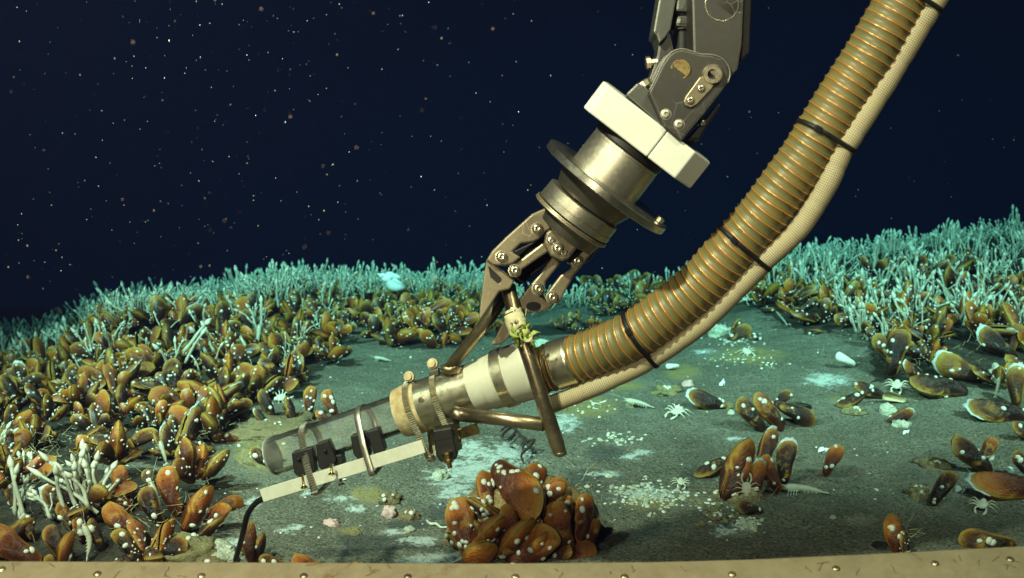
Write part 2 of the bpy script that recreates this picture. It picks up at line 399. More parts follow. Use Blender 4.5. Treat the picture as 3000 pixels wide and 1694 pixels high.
def mat_hose():
    t = NT('amber_hose_wall'); co = t.obj(); g = t.attr('groove'); n1 = t.noise(18, 5, 0.6, co); n2 = t.noise(140, 3, 0.6, co)
    col = t.mix(t.ramp(n1, [(0.35, 0.0), (0.66, 1.0)]), (0.180, 0.128, 0.036), (0.118, 0.112, 0.044))
    col = t.mix(t.math('MULTIPLY', n2, 0.3), col, (0.12, 0.10, 0.045))
    col = t.mix(g, col, (0.20, 0.070, 0.012))
    t.set(col, 0.44, 0.0, 0.35); t.b.inputs['Subsurface Weight'].default_value = 0.25
    t.b.inputs['Subsurface Radius'].default_value = (0.02, 0.010, 0.003); t.b.inputs['Subsurface Scale'].default_value = 0.6
    t.bump(n2, 0.12, 0.002); return t.m
M['hose'] = mat_hose()
M['rib'] = mat_metal('copper_wire', (0.80, 0.36, 0.09), (0.62, 0.24, 0.05), 0.30, 0.6, 80, None, 0.05)
def mat_braid():
    t = NT('braided_sleeve'); uv = t.n('ShaderNodeUVMap').outputs[0]
    sx = t.n('ShaderNodeSeparateXYZ'); t.l(uv, sx.inputs[0])
    a = t.math('SINE', t.math('MULTIPLY', sx.outputs[0], 2 * math.pi / 0.0034)); b = t.math('SINE', t.math('MULTIPLY', sx.outputs[1], 2 * math.pi * 32))
    w = t.math('MULTIPLY', t.math('ADD', a, 1.0), t.math('ADD', b, 1.0)); w = t.math('MULTIPLY', w, 0.25)
    n1 = t.noise(30, 4, 0.6, t.obj())
    col = t.mix(t.ramp(w, [(0.05, 0.0), (0.45, 1.0)]), (0.25, 0.195, 0.105), (0.50, 0.42, 0.27))
    col = t.mix(t.ramp(n1, [(0.45, 0.0), (0.75, 0.55)]), col, (0.36, 0.26, 0.12))
    t.set(col, 0.6, 0.0, 0.3); t.bump(w, 0.35, 0.0015); return t.m
M['braid'] = mat_braid()
def mat_clear():
    t = NT('clear_acrylic'); fr = t.n('ShaderNodeFresnel'); fr.inputs['IOR'].default_value = 1.17
    tr = t.n('ShaderNodeBsdfTransparent'); tr.inputs[0].default_value = (0.985, 0.985, 0.98, 1)
    gl = t.n('ShaderNodeBsdfGlossy'); gl.inputs['Roughness'].default_value = 0.12; gl.inputs[0].default_value = (0.9, 0.9, 0.85, 1)
    df = t.n('ShaderNodeBsdfDiffuse'); df.inputs[0].default_value = (0.55, 0.54, 0.45, 1)
    sm = t.ramp(t.noise(14, 5, 0.65, t.obj(), 0.6), [(0.38, 0.025), (0.76, 0.15)])
    m0 = t.n('ShaderNodeMixShader'); t.l(sm, m0.inputs[0]); t.l(tr.outputs[0], m0.inputs[1]); t.l(df.outputs[0], m0.inputs[2])
    m1 = t.n('ShaderNodeMixShader'); t.l(fr.outputs[0], m1.inputs[0]); t.l(m0.outputs[0], m1.inputs[1]); t.l(gl.outputs[0], m1.inputs[2])
    t.l(m1.outputs[0], t.out.inputs['Surface']); return t.m
M['clear'] = mat_clear()

# ================================================================== the seabed
CREST = [(-400, 1020), (60, 1005), (200, 980), (310, 940), (640, 912), (760, 888), (1000, 878), (1200, 880), (1420, 882), (1520, 892), (1720, 896), (1900, 880), (2050, 838), (2200, 798), (2450, 762), (2700, 728), (3000, 683), (3400, 640)]
Y_CREST = 5.2
def slope_of(py):
    v = (847 - py) / FPX; return (-SP + v * CP) / (CP + v * SP)
def ground_z(x, y):
    px = 1500 + FPX * x / max(0.5, y * CP + 0.8 * SP)
    zc = CAM_H + slope_of(interp(CREST, px)) * Y_CREST
    z = zc * sstep(2.6, 5.2, y)
    if y > Y_CREST:
        e = y - Y_CREST; z -= 0.20 * e + 0.05 * e * e
        z = max(z, -2.6)
    z += 0.13 * math.exp(-((px - 430) / 330) ** 2 - ((y - 4.05) / 0.55) ** 2)
    z += 0.07 * math.exp(-((px - 870) / 170) ** 2 - ((y - 4.7) / 0.5) ** 2)
    z += 0.06 * math.exp(-((px - 1250) / 130) ** 2 - ((y - 4.15) / 0.25) ** 2)
    z += 0.05 * math.exp(-((px - 1820) / 90) ** 2 - ((y - 4.5) / 0.25) ** 2)
    z += 0.05 * math.exp(-((px - 2750) / 230) ** 2 - ((y - 3.5) / 0.35) ** 2)
    z += 0.05 * math.exp(-((px - 330) / 260) ** 2 - ((y - 2.30) / 0.22) ** 2)
    z += 0.05 * math.exp(-((px - 1540) / 110) ** 2 - ((y - 2.22) / 0.13) ** 2)
    p = Vector((x, y, 0.0))
    z += 0.022 * noise.noise(p * 1.4) + 0.009 * noise.noise(p * 5.0 + Vector((3, 1, 0))) + 0.005 * noise.noise(p * 17.0) + 0.0022 * noise.noise(p * 43.0)
    z -= 0.012 * max(0.0, noise.noise(p * 9.0 + Vector((7, 2, 0))) - 0.42)
    return z
def hit(px, py):
    """Where the line of sight of a pixel meets the seabed."""
    dr = (C(px, py, 1.0) - EYE); a = 1.2; p = EYE
    while a < 8.0:
        q = EYE + dr * a
        if q.z <= ground_z(q.x, q.y): break
        a += 0.03
    lo, hi = a - 0.03, a
    for _ in range(8):
        m = (lo + hi) / 2; q = EYE + dr * m
        if q.z <= ground_z(q.x, q.y): hi = m
        else: lo = m
    return EYE + dr * hi
def ddepth(p): return (Vector(p) - EYE).dot(FWD)

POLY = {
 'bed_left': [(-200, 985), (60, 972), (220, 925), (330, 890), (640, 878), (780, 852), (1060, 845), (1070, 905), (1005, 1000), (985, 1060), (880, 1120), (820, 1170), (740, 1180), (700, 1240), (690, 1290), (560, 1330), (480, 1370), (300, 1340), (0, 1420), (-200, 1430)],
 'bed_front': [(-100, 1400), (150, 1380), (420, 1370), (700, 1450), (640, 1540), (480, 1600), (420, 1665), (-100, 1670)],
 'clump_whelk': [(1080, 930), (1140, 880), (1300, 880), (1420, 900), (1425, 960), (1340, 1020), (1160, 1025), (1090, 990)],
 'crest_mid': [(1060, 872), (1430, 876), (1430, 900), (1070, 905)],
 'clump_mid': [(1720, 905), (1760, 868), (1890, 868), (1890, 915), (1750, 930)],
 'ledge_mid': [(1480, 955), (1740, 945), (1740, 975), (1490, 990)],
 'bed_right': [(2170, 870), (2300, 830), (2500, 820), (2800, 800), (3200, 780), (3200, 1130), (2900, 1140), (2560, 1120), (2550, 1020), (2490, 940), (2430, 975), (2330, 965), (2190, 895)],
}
WHITE = [(1390, 1375, 120, 55), (1330, 1440, 60, 55), (1480, 1330, 100, 45), (1380, 1320, 90, 40), (1650, 1240, 60, 35), (1260, 1640, 130, 26), (1230, 1585, 80, 18), (1150, 1560, 50, 14), (640, 1610, 110, 55),
         (830, 1556, 45, 14), (870, 1545, 30, 10), (2180, 1540, 55, 20), (2120, 1555, 50, 15), (2420, 1115, 90, 26), (1900, 1450, 110, 28), (1770, 1388, 60, 9), (1880, 1325, 36, 12), (1850, 1340, 60, 9), (2150, 1285, 40, 8),
         (1010, 1460, 50, 16), (1040, 1490, 40, 14), (1300, 1400, 60, 40), (2060, 1030, 40, 10), (1990, 1000, 40, 14), (1440, 1410, 70, 40), (960, 1400, 40, 12), (900, 1445, 30, 14), (1610, 1470, 60, 18), (740, 1475, 30, 20)]
DARK_AND_SHADOW = [(1100, 1590, 150, 24), (1300, 1500, 60, 30), (1650, 1430, 150, 28), (1200, 1535, 80, 16), (1040, 1575, 70, 14), (1340, 1550, 50, 26), (1720, 1395, 60, 24), (1780, 1330, 70, 30), (1340, 1650, 60, 20), (2050, 1390, 60, 30), (1000, 1620, 120, 14), (1350, 1480, 50, 30)]  # dark mud patches, with the sampler's cast shadow painted in among them
OCHRE = [(760, 1320, 90, 70), (1720, 1190, 110, 36), (2200, 1040, 110, 26), (2000, 1090, 60, 26), (1080, 1450, 60, 30), (550, 1620, 130, 40), (1030, 1555, 40, 14), (2480, 1170, 60, 20), (1900, 1475, 90, 20), (1830, 1130, 70, 20)]
def blob(L, px, py):
    m = 0.0
    for a, b, rx, ry in L:
        e = ((px - a) / rx) ** 2 + ((py - b) / ry) ** 2
        if e < 4: m = max(m, math.exp(-e * 0.9))
    return m
def axis_steps(lo, hi, d, far_lo, far_hi):
    a = [lo + i * (hi - lo) / int((hi - lo) / d) for i in range(int((hi - lo) / d) + 1)]
    s, x = d, hi
    while x < far_hi: s *= 1.35; x += s; a.append(min(x, far_hi))
    s, x = d, lo
    while x > far_lo: s *= 1.35; x -= s; a.insert(0, max(x, far_lo))
    return a
xs = axis_steps(-3.1, 3.1, 0.022, -14, 14); ys = axis_steps(1.55, 6.0, 0.018, -3, 18)
gv, gw, gd, go, gb = [], [], [], [], []
for y in ys:
    for x in xs:
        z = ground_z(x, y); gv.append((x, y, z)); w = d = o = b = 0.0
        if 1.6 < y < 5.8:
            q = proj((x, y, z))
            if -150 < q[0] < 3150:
                w, d, o = blob(WHITE, q[0], q[1]), blob(DARK_AND_SHADOW, q[0], q[1]), blob(OCHRE, q[0], q[1])
                b = 1.0 if any(inpoly(q[0], q[1], P) for P in POLY.values()) else 0.0  # bed areas, where the ground colour carries the gap shade
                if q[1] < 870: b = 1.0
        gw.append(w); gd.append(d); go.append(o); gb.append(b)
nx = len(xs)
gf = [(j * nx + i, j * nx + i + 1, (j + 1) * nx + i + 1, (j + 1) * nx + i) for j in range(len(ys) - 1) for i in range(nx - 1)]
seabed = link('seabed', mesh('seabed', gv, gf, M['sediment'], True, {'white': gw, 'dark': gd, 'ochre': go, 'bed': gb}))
tag(seabed, 'grey brown muddy sediment with pale mineral patches', 'seabed', kind='structure')

# the water itself: an even, slightly scattering, red-absorbing volume
hv = [(x, y, z) for x in (-15, 15) for y in (-3.6, 19) for z in (-3.8, 3.2)]
hf = [(0, 1, 3, 2), (4, 6, 7, 5), (0, 4, 5, 1), (2, 3, 7, 6), (0, 2, 6, 4), (1, 5, 7, 3)]
hm_ = bpy.data.materials.new('sea_water'); hm_.use_nodes = True; ht = hm_.node_tree
ht.nodes.remove(ht.nodes['Principled BSDF'])
pv = ht.nodes.new('ShaderNodeVolumePrincipled'); ht.links.new(pv.outputs[0], ht.nodes['Material Output'].inputs['Volume'])
pv.inputs['Density'].default_value = 0.31; pv.inputs['Color'].default_value = (0.006, 0.0065, 0.0165, 1)
pv.inputs['Absorption Color'].default_value = (0.07, 0.70, 0.80, 1); pv.inputs['Anisotropy'].default_value = 0.2
haze = link('haze', mesh('haze', hv, hf, hm_, False)); tag(haze, kind='stuff')

# ================================================================== mussels
OUT = [(0.0, 0.0), (0.035, 0.075), (0.12, 0.13), (0.28, 0.185), (0.46, 0.245), (0.62, 0.285), (0.78, 0.275), (0.92, 0.20), (0.99, 0.08), (1.0, -0.03), (0.965, -0.125), (0.87, -0.185), (0.70, -0.195), (0.50, -0.165), (0.30, -0.15), (0.13, -0.135), (0.03, -0.08)]
def outline(n, seed):
    r = random.Random(seed); fat = r.uniform(0.80, 1.02); j = [(x + r.uniform(-0.012, 0.012), y * fat + r.uniform(-0.014, 0.014)) for x, y in OUT]
    k = len(j); out = []
    for i in range(n):
        u = i / n * k; a = int(u); t = u - a
        p = [Vector(j[(a + q - 1) % k]) for q in range(4)]
        out.append(0.5 * ((2 * p[1]) + (p[2] - p[0]) * t + (2 * p[0] - 5 * p[1] + 4 * p[2] - p[3]) * t * t + (3 * p[1] - p[0] - 3 * p[2] + p[3]) * t ** 3))
    return out
UMBO = Vector((0.06, 0.075)); APEX = Vector((0.40, 0.035))
def grow_of(p, O):
    d = p - UMBO
    if d.length < 1e-5: return 0.0
    a = math.atan2(d.y, d.x); best, bd = 1.0, 9
    for q in O:
        e = q - UMBO; aa = abs((math.atan2(e.y, e.x) - a + math.pi) % (2 * math.pi) - math.pi)
        if aa < bd: bd, best = aa, max(e.length, 0.02)
    return min(1.0, d.length / best)
def valve(n, m, seed, side, gape, width):
    O = outline(n, seed); V, F, G = [], [], []
    for k in range(m + 1):
        q = 1.0 - (k / m) ** 1.25
        for p in O:
            c = APEX + (p - APEX) * q
            tap = 0.62 + 0.38 * sstep(0.0, 0.35, c.x) - 0.22 * sstep(0.55, 1.05, c.x)
            z = width * tap * max(0.0, 1 - q ** 2.3) ** 0.62
            z *= 1 + 0.06 * noise.noise(Vector((c.x * 5, c.y * 5, seed)))
            V.append(Vector((c.x, c.y, z))); G.append(grow_of(c, O))
            if k == m: break
    last = len(V) - 1
    for k in range(m - 1):
        for i in range(n):
            j = (i + 1) % n; F.append((k * n + i, (k + 1) * n + i, (k + 1) * n + j, k * n + j))
    for i in range(n): F.append(((m - 1) * n + i, last, (m - 1) * n + (i + 1) % n))
    ca, sa = math.cos(gape), math.sin(gape); hy = 0.16                      # swing about the hinge line on the dorsal side
    W_ = [Vector((v.x, hy + (v.y - hy) * ca + v.z * sa * 0, v.z * ca - (v.y - hy) * sa + 0.004)) for v in V]
    if side < 0:
        W_ = [Vector((v.x, v.y, -v.z)) for v in W_]; F = [tuple(reversed(f)) for f in F]
    else: pass
    F = [tuple(reversed(f)) for f in F]
    return W_, F, G
def on_valve(seed, side, gape, width, r):
    """a random place on the shell: point and outward normal in mussel units"""
    O = outline(28, seed); p = O[r.randrange(28)]; q = r.uniform(0.25, 0.95)
    def at(q, p):
        c = APEX + (p - APEX) * q; tap = 0.62 + 0.38 * sstep(0.0, 0.35, c.x) - 0.22 * sstep(0.55, 1.05, c.x)
        z = width * tap * max(0.0, 1 - q ** 2.3) ** 0.62; ca, sa = math.cos(gape), math.sin(gape)
        return Vector((c.x, 0.16 + (c.y - 0.16) * ca, (z * ca - (c.y - 0.16) * sa + 0.004) * side))
    P0 = at(q, p); a = at(q + 0.03, p) - P0; k = O.index(p); b = at(q, O[(k + 1) % 28]) - P0
    nn = a.cross(b)
    if nn.length < 1e-9: nn = Vector((0, 0, side))
    nn.normalize()
    if nn.z * side < 0: nn = -nn
    return P0, nn
def cap_geo(n=7):
    V = [(math.cos(2 * math.pi * k / n), 0.8 * math.sin(2 * math.pi * k / n), -0.15) for k in range(n)]
    V += [(0.72 * math.cos(2 * math.pi * k / n), 0.58 * math.sin(2 * math.pi * k / n), 0.30) for k in range(n)] + [(0.05, 0, 0.46)]
    F = [(k, (k + 1) % n, n + (k + 1) % n, n + k) for k in range(n)] + [(n + k, n + (k + 1) % n, 2 * n) for k in range(n)]
    return [Vector(v) for v in V], F
CAPV, CAPF = cap_geo()
LIMPET = mesh('limpet', CAPV, CAPF, M['limpet'])
def basis(o, z, spin, s):
    t, a, b = frame(z); x = a * math.cos(spin) + b * math.sin(spin); y = t.cross(x)
    return Matrix(((x.x * s, y.x * s, t.x * s, o.x), (x.y * s, y.y * s, t.y * s, o.y), (x.z * s, y.z * s, t.z * s, o.z), (0, 0, 0, 1)))
VAR = []
for i in range(8):
    g = [0.0, 0.03, 0.0, 0.10, 0.02, 0.16, 0.05, 0.0][i]; w = [0.185, 0.17, 0.195, 0.17, 0.18, 0.165, 0.18, 0.20][i]; v = {'g': g, 'w': w, 'seed': 40 + i}
    for s in (1, -1):
        a = valve(28, 6, 40 + i, s, g, w); v[s] = mesh('shell_valve', a[0], a[1], M['mussel'], True, {'grow': a[2]})
        b = valve(14, 3, 40 + i, s, g, w); v['l%d' % s] = b
    v['limp'] = []
    for q in range(3):
        r = random.Random(900 + i * 7 + q); V, F = [], []
        for _ in range(r.randint(8, 18)):
            p, nn = on_valve(40 + i, r.choice((1, -1)), g, w, r); B = basis(p, nn, r.uniform(0, 6), r.uniform(0.026, 0.046)); n0 = len(V)
            V += [B @ c for c in CAPV]; F += [tuple(n0 + k for k in f) for f in CAPF]
        v['limp'].append(mesh('limpets', V, F, M['limpet']))
    # ruffled mantle edge that shows where the valves gape at the rear
    r = random.Random(70 + i); O = outline(40, 40 + i); V, F = [], []
    ids = [k for k in range(40) if O[k].x > 0.74]
    for c, k in enumerate(ids):
        e = O[k]; d = (e - Vector((0.5, 0.02))).normalized(); f = sstep(-1, 4, min(c, len(ids) - 1 - c))
        out = 0.004 + 0.075 * f * max(0.05, 0.6 + 0.9 * noise.noise(Vector((k * 0.7, i * 3.1, 0))))
        zz = 0.012 * math.sin(k * 1.9 + i); gp = -(e.y - 0.16) * math.sin(g)
        for (h, z) in ((-0.05, gp * 0.5 + 0.006), (out, zz + 0.006), (out, zz - 0.006), (-0.05, -gp * 0.5 - 0.006)):
            V.append(Vector((e.x + d.x * h, e.y + d.y * h, z)))
    for c in range(len(ids) - 1):
        for k in range(3): F.append((c * 4 + k, c * 4 + k + 1, c * 4 + 5 + k, c * 4 + 4 + k))
    v['mantle'] = mesh('mantle', V, F, M['mantle']); VAR.append(v)

def mussel_obj(B, var, label, group=None, near=0, mantle=False, limp=True, r=RND, missing=None, tone=0.5):
    v = VAR[var % len(VAR)]
    e = bpy.data.objects.new('mussel', None); e.empty_display_size = 0.02; COL.objects.link(e); e.matrix_world = B
    tag(e, label, 'mussel', group); L = B.to_scale().x
    for s in (1, -1):
        if s == missing: continue
        k = link('shell_valve', v[s], e); k.color = (tone, tone, tone, 1)
    if mantle: link('mantle', v['mantle'], e)
    if near:
        rr = random.Random(int(B.translation.x * 9000) + var)
        for _ in range(near):
            s = 1 if rr.random() < 0.75 else -1; p, nn = on_valve(v['seed'], s, v['g'], v['w'], rr)
            link('limpet', LIMPET, e, basis(p, nn, rr.uniform(0, 6), rr.uniform(0.0042, 0.0088) / L))
    elif limp:
        o = link('limpets', r.choice(v['limp']), e); o['kind'] = 'stuff'
    return e
def mussel_frame(u, w, roll):
    """u: beak, w: broad end (world); roll 0 shows the flat of the shell to the lens, 90 its seam."""
    X = (w - u); L = X.length; X = X / L; v = (EYE - (u + w) / 2).normalized()
    Z = (v - X * v.dot(X)).normalized(); Y = Z.cross(X)
    c, s = math.cos(R(roll)), math.sin(R(roll)); Y, Z = Y * c + Z * s, Z * c - Y * s
    return Matrix(((X.x * L, Y.x * L, Z.x * L, u.x), (X.y * L, Y.y * L, Z.y * L, u.y), (X.z * L, Y.z * L, Z.z * L, u.z), (0, 0, 0, 1)))

# ---- mussels that the photograph shows one by one: beak px, broad-end px, roll, variant, extra depth of the broad end, mantle, limpets, label
HAND = [
 # front left cluster
 (118, 1650, -40, 1545, 10, 2, 0.0, 0, 6, 'large rust red mussel cut by the left edge above the tray'),
 (205, 1655, 140, 1538, 25, 0, 0.0, 0, 2, 'dark brown mussel between the rust red one and the yellow edged one at lower left'),
 (175, 1665, 208, 1555, 60, 1, 0.0, 0, 2, 'narrow mussel with yellow edge standing behind the tray at lower left'),
 (98, 1585, 70, 1510, 40, 6, 0.0, 1, 1, 'short yellow mussel with pale rim above the large rust red mussel'),
 (165, 1690, 140, 1625, 0, 7, 0.0, 0, 0, 'yellow shell tip peeking over the tray at lower left'),
 (205, 1550, 175, 1470, 20, 4, 0.0, 0, 3, 'red brown mussel under the pale barnacle stalks at left'),
 (420, 1565, 305, 1480, -15, 2, 0.0, 0, 7, 'orange brown mussel lying across the front left cluster dotted with limpets'),
 (375, 1475, 348, 1362, 5, 0, 0.02, 0, 4, 'upright orange mussel left of the standing shrimp'),
 (385, 1495, 318, 1420, 20, 4, 0.0, 0, 4, 'rounded orange mussel below the upright one in the front left cluster'),
 (470, 1545, 425, 1425, 0, 7, 0.0, 0, 2, 'large dark red mussel behind the shrimp that stands head up'),
 (518, 1510, 488, 1365, -10, 2, 0.01, 0, 2, 'bright orange mussel with broad end up right of the shrimp'),
 (445, 1430, 430, 1375, 10, 6, 0.03, 0, 2, 'small yellow mussel tip behind the shrimp'),
 (536, 1560, 618, 1420, 62, 3, 0.0, 0, 6, 'slanting red mussel with open seam right of the bright orange one'),
 (585, 1555, 672, 1480, 10, 5, 0.0, 0, 5, 'rounded orange mussel at the right end of the front left cluster'),
 (610, 1500, 715, 1470, 0, 7, 0.05, 0, 0, 'wide orange mussel lying at the back right of the front left cluster'),
 (575, 1578, 655, 1518, 75, 6, 0.0, 0, 3, 'mussel with a bearded yellow edge low in the front left cluster'),
 (385, 1625, 345, 1555, 15, 0, 0.0, 0, 3, 'dull purple brown mussel below the orange brown one'),
 (240, 1590, 225, 1505, 30, 3, 0.0, 0, 3, 'narrow brown mussel left of the dull purple brown one'),
 (300, 1610, 262, 1520, 50, 1, 0.0, 0, 2, 'brown mussel behind the swimming shrimp at lower left'),
 (540, 1385, 528, 1305, 30, 4, 0.0, 0, 2, 'single yellow brown mussel beside bare mud at the edge of the left bed'),
 (250, 1475, 262, 1390, 30, 6, 0.0, 0, 2, 'yellow brown mussel hidden among the pale barnacle stalks'),
 (60, 1500, 25, 1420, 30, 0, 0.0, 0, 2, 'brown mussel at the left edge above the short yellow one'),
 (850, 1668, 760, 1632, 0, 4, 0.0, 0, 3, 'brown mussel half hidden by the tray below the hanging wire'),
 (965, 1675, 855, 1635, -10, 2, 0.0, 0, 3, 'broad orange mussel half hidden by the tray'),
 (1075, 1690, 1035, 1648, 0, 7, 0.0, 0, 0, 'yellow shell tip just showing over the tray near the centre'),
 (738, 1655, 728, 1530, 30, 1, 0.0, 0, 3, 'brown mussel standing by the end of the black wire'),
 (748, 1650, 772, 1560, 60, 4, 0.0, 0, 1, 'dark narrow mussel leaning on the one by the black wire'),
 # centre cluster on the tray edge
 (1452, 1358, 1582, 1515, 28, 3, 0.0, 0, 12, 'long orange mussel slanting across the top of the centre cluster'),
 (1385, 1650, 1342, 1455, 10, 2, 0.0, 0, 14, 'big rough brown mussel studded with limpets on the left of the centre cluster'),
 (1525, 1580, 1478, 1478, 10, 4, 0.0, 0, 3, 'rounded dark red mussel in the middle of the centre cluster'),
 (1600, 1485, 1650, 1415, 0, 6, 0.0, 0, 3, 'chipped amber shell at the top right of the centre cluster'),
 (1668, 1620, 1625, 1468, 0, 2, 0.0, 0, 5, 'mussel worn to bright amber right of centre in the centre cluster'),
 (1690, 1590, 1722, 1448, 45, 5, 0.0, 0, 4, 'upright orange mussel with seam showing on the right of the centre cluster'),
 (1382, 1600, 1480, 1512, 80, 3, -0.03, 0, 4, 'dark mussel seen edge on left of centre in the centre cluster'),
 (1455, 1632, 1562, 1518, 78, 1, -0.03, 0, 6, 'dark mussel with a bearded edge in the middle of the centre cluster'),
 (1470, 1690, 1632, 1555, 10, 0, -0.04, 0, 7, 'large orange mussel at the front of the centre cluster cut by the tray'),
 (1620, 1680, 1745, 1600, 0, 7, -0.02, 0, 3, 'orange mussel at the lower right of the centre cluster'),
 (1360, 1680, 1440, 1590, 40, 4, 0.0, 0, 2, 'brown mussel low on the left of the centre cluster'),
 (1560, 1650, 1600, 1560, 60, 6, 0.02, 0, 3, 'narrow dark mussel deep inside the centre cluster'),
 (1720, 1610, 1752, 1520, 30, 0, 0.02, 0, 2, 'dark mussel at the far right side of the centre cluster'),
 # right clusters on the open mud
 (2115, 1465, 2200, 1285, 55, 3, 0.0, 0, 4, 'tall red brown mussel with open seam in the right cluster behind the crab'),
 (2150, 1465, 2185, 1330, 10, 2, -0.02, 0, 4, 'chestnut mussel directly behind the white crab'),
 (2225, 1370, 2268, 1255, 50, 5, 0.02, 1, 4, 'mussel with a pale frilled tip at the top of the right cluster'),
 (2290, 1425, 2318, 1290, 10, 7, 0.0, 1, 1, 'broad dark brown mussel on the right of the right cluster'),
 (2212, 1455, 2228, 1348, 30, 4, -0.02, 1, 2, 'amber mussel with pale rim in the middle of the right cluster'),
 (2282, 1445, 2236, 1332, 20, 0, 0.0, 0, 2, 'orange brown mussel between the amber and the broad dark one'),
 (2140, 1345, 2035, 1395, 60, 1, 0.0, 0, 5, 'dark mussel lying on the left of the right cluster'),
 (2235, 1500, 2160, 1478, 20, 6, 0.0, 0, 1, 'small dark mussel lying under the white crab'),
 (2130, 1195, 2018, 1150, 25, 4, 0.0, 1, 3, 'single brown mussel lying on open mud with a yellow lump at its end'),
 (2240, 1265, 2165, 1165, 20, 0, 0.0, 0, 3, 'dark mussel at the left of the small group on the right mud'),
 (2295, 1262, 2212, 1152, 40, 3, 0.0, 0, 5, 'long brown mussel slanting through the small group on the right mud'),
 (2275, 1180, 2385, 1245, 10, 7, 0.0, 0, 2, 'brown mussel lying at the right of the small group'),
 (2265, 1190, 2318, 1150, 10, 6, 0.0, 0, 3, 'small mussel behind the small group on the right mud'),
 (2415, 1395, 2465, 1305, 15, 2, 0.0, 0, 5, 'single worn golden brown mussel on open mud at right'),
 (2905, 1385, 2790, 1285, 35, 5, 0.0, 0, 4, 'gaping brown mussel on the mud near the right edge'),
 (2870, 1360, 2920, 1285, 10, 0, 0.02, 0, 2, 'short orange edged mussel behind the gaping one near the right edge'),
 (3060, 1450, 2842, 1408, 50, 3, 0.0, 1, 1, 'long orange mussel with pale tip reaching in from the right edge'),
 (2725, 1480, 2800, 1385, 20, 0, 0.0, 0, 4, 'dark red mussel beside a pale stone at lower right'),
 (2628, 1630, 2612, 1505, 25, 4, 0.0, 0, 5, 'upright red brown mussel standing behind the tray at lower right'),
 (2655, 1640, 2645, 1555, 60, 1, 0.01, 0, 0, 'dark mussel leaning behind the upright one at lower right'),
 (2975, 1598, 2808, 1572, -10, 4, 0.0, 0, 6, 'mussel lying on its side above the tray at lower right'),
 (3020, 1225, 2835, 1190, 45, 3, 0.0, 1, 3, 'dark mussel with pale tip lying below the big round one at the right edge'),
 (3040, 1290, 2965, 1240, 50, 6, 0.0, 0, 3, 'small dark mussel cut by the right edge below the lying one'),
 (3020, 1400, 2975, 1320, 20, 0, 0.0, 0, 3, 'dark red mussel cut by the right edge above the long orange one'),
 (2838, 1150, 2662, 1118, 55, 3, 0.0, 0, 6, 'long dark mussel lying at the front of the right bed'),
 (2605, 1105, 2652, 965, -5, 7, 0.0, 0, 6, 'big upright brown mussel with broad olive rim at the left of the right bed'),
 (2610, 1060, 2568, 978, 20, 6, 0.02, 0, 4, 'yellow rimmed mussel left of the big upright one'),
 (2890, 1115, 2745, 1045, -5, 2, 0.0, 1, 5, 'big olive brown mussel with pale frill lying in the right bed'),
 (2980, 1055, 2872, 965, 15, 5, 0.0, 1, 2, 'mussel with a large pale mantle flap near the right edge'),
 (2975, 1195, 2985, 1070, 5, 7, 0.0, 1, 3, 'big round olive mussel cut by the right edge'),
 (2540, 1150, 2455, 1190, 55, 1, 0.0, 0, 6, 'small dark mussel beside the white crab and the pale stone'),
 (2595, 1165, 2500, 1125, 50, 3, 0.0, 0, 4, 'dark mussel with yellow seam just left of the crab by the right bed'),
 (2600, 1235, 2675, 1205, 40, 5, 0.0, 1, 2, 'brown mussel with pale rim beside the pale stone'),
 (2535, 975, 2495, 925, 35, 4, 0.0, 1, 2, 'small dark mussel at the left tip of the right bed'),
 (2740, 1010, 2785, 935, 15, 0, 0.0, 0, 4, 'upright chestnut mussel in the right bed with an amber streak'),
 (2700, 975, 2735, 940, 10, 6, 0.0, 0, 2, 'rounded mussel at the foot of the barnacles in the right bed'),
 (2960, 1030, 2990, 950, 0, 2, 0.02, 0, 1, 'round yellow mussel at the right edge above the mantle flap'),
 (2690, 1110, 2650, 1060, 40, 1, -0.02, 1, 3, 'small mussel with white flesh showing in front of the big upright one'),
 (2870, 1060, 2800, 1090, 30, 0, -0.05, 0, 4, 'brown mussel tucked behind the big olive brown one'),
 (2140, 990, 2170, 935, 45, 3, 0.0, 0, 3, 'small upright mussel on the mud right of the hose'),
 (2130, 1000, 2200, 960, 10, 6, 0.0, 0, 3, 'small olive mussel at the foot of the upright one right of the hose'),
 (2235, 995, 2195, 980, 30, 1, 0.0, 0, 3, 'tiny dark mussel at the right end of the trio by the hose'),
 (2225, 905, 2275, 912, 60, 4, 0.0, 0, 3, 'flat dark mussel on mud near the white crab behind the hose'),
 (2355, 970, 2410, 975, 60, 1, 0.0, 0, 3, 'flat black mussel on mud before the right bed'),
 # between the left bed and the sampler
 (905, 1220, 915, 1130, 15, 2, 0.0, 0, 9, 'yellow brown mussel crusted with limpets left of the pair above the clear tube'),
 (985, 1225, 955, 1140, 10, 0, 0.0, 0, 7, 'rounded red brown mussel right of the pair above the clear tube'),
 (965, 1230, 925, 1205, 20, 6, 0.0, 0, 3, 'small orange mussel wedged under the pair above the clear tube'),
 (860, 1240, 838, 1160, 65, 3, 0.0, 0, 2, 'slim mussel with pale seam beside the pair above the clear tube'),
 (800, 1225, 765, 1140, 35, 0, 0.0, 0, 4, 'dark mussel leaning at the edge of the left bed'),
 (785, 1250, 745, 1200, 55, 5, 0.0, 1, 3, 'open mussel with pale seam at the tip of the left bed'),
 (790, 1368, 738, 1312, 10, 4, 0.0, 0, 3, 'dark mussel under the open end of the clear tube'),
 (700, 1290, 620, 1270, 15, 0, 0.0, 0, 3, 'flat orange brown mussel on the mud left of the clear tube'),
 (600, 1310, 540, 1290, 70, 1, 0.0, 0, 1, 'flat brown mussel with yellow edge at the front of the left bed'),
]
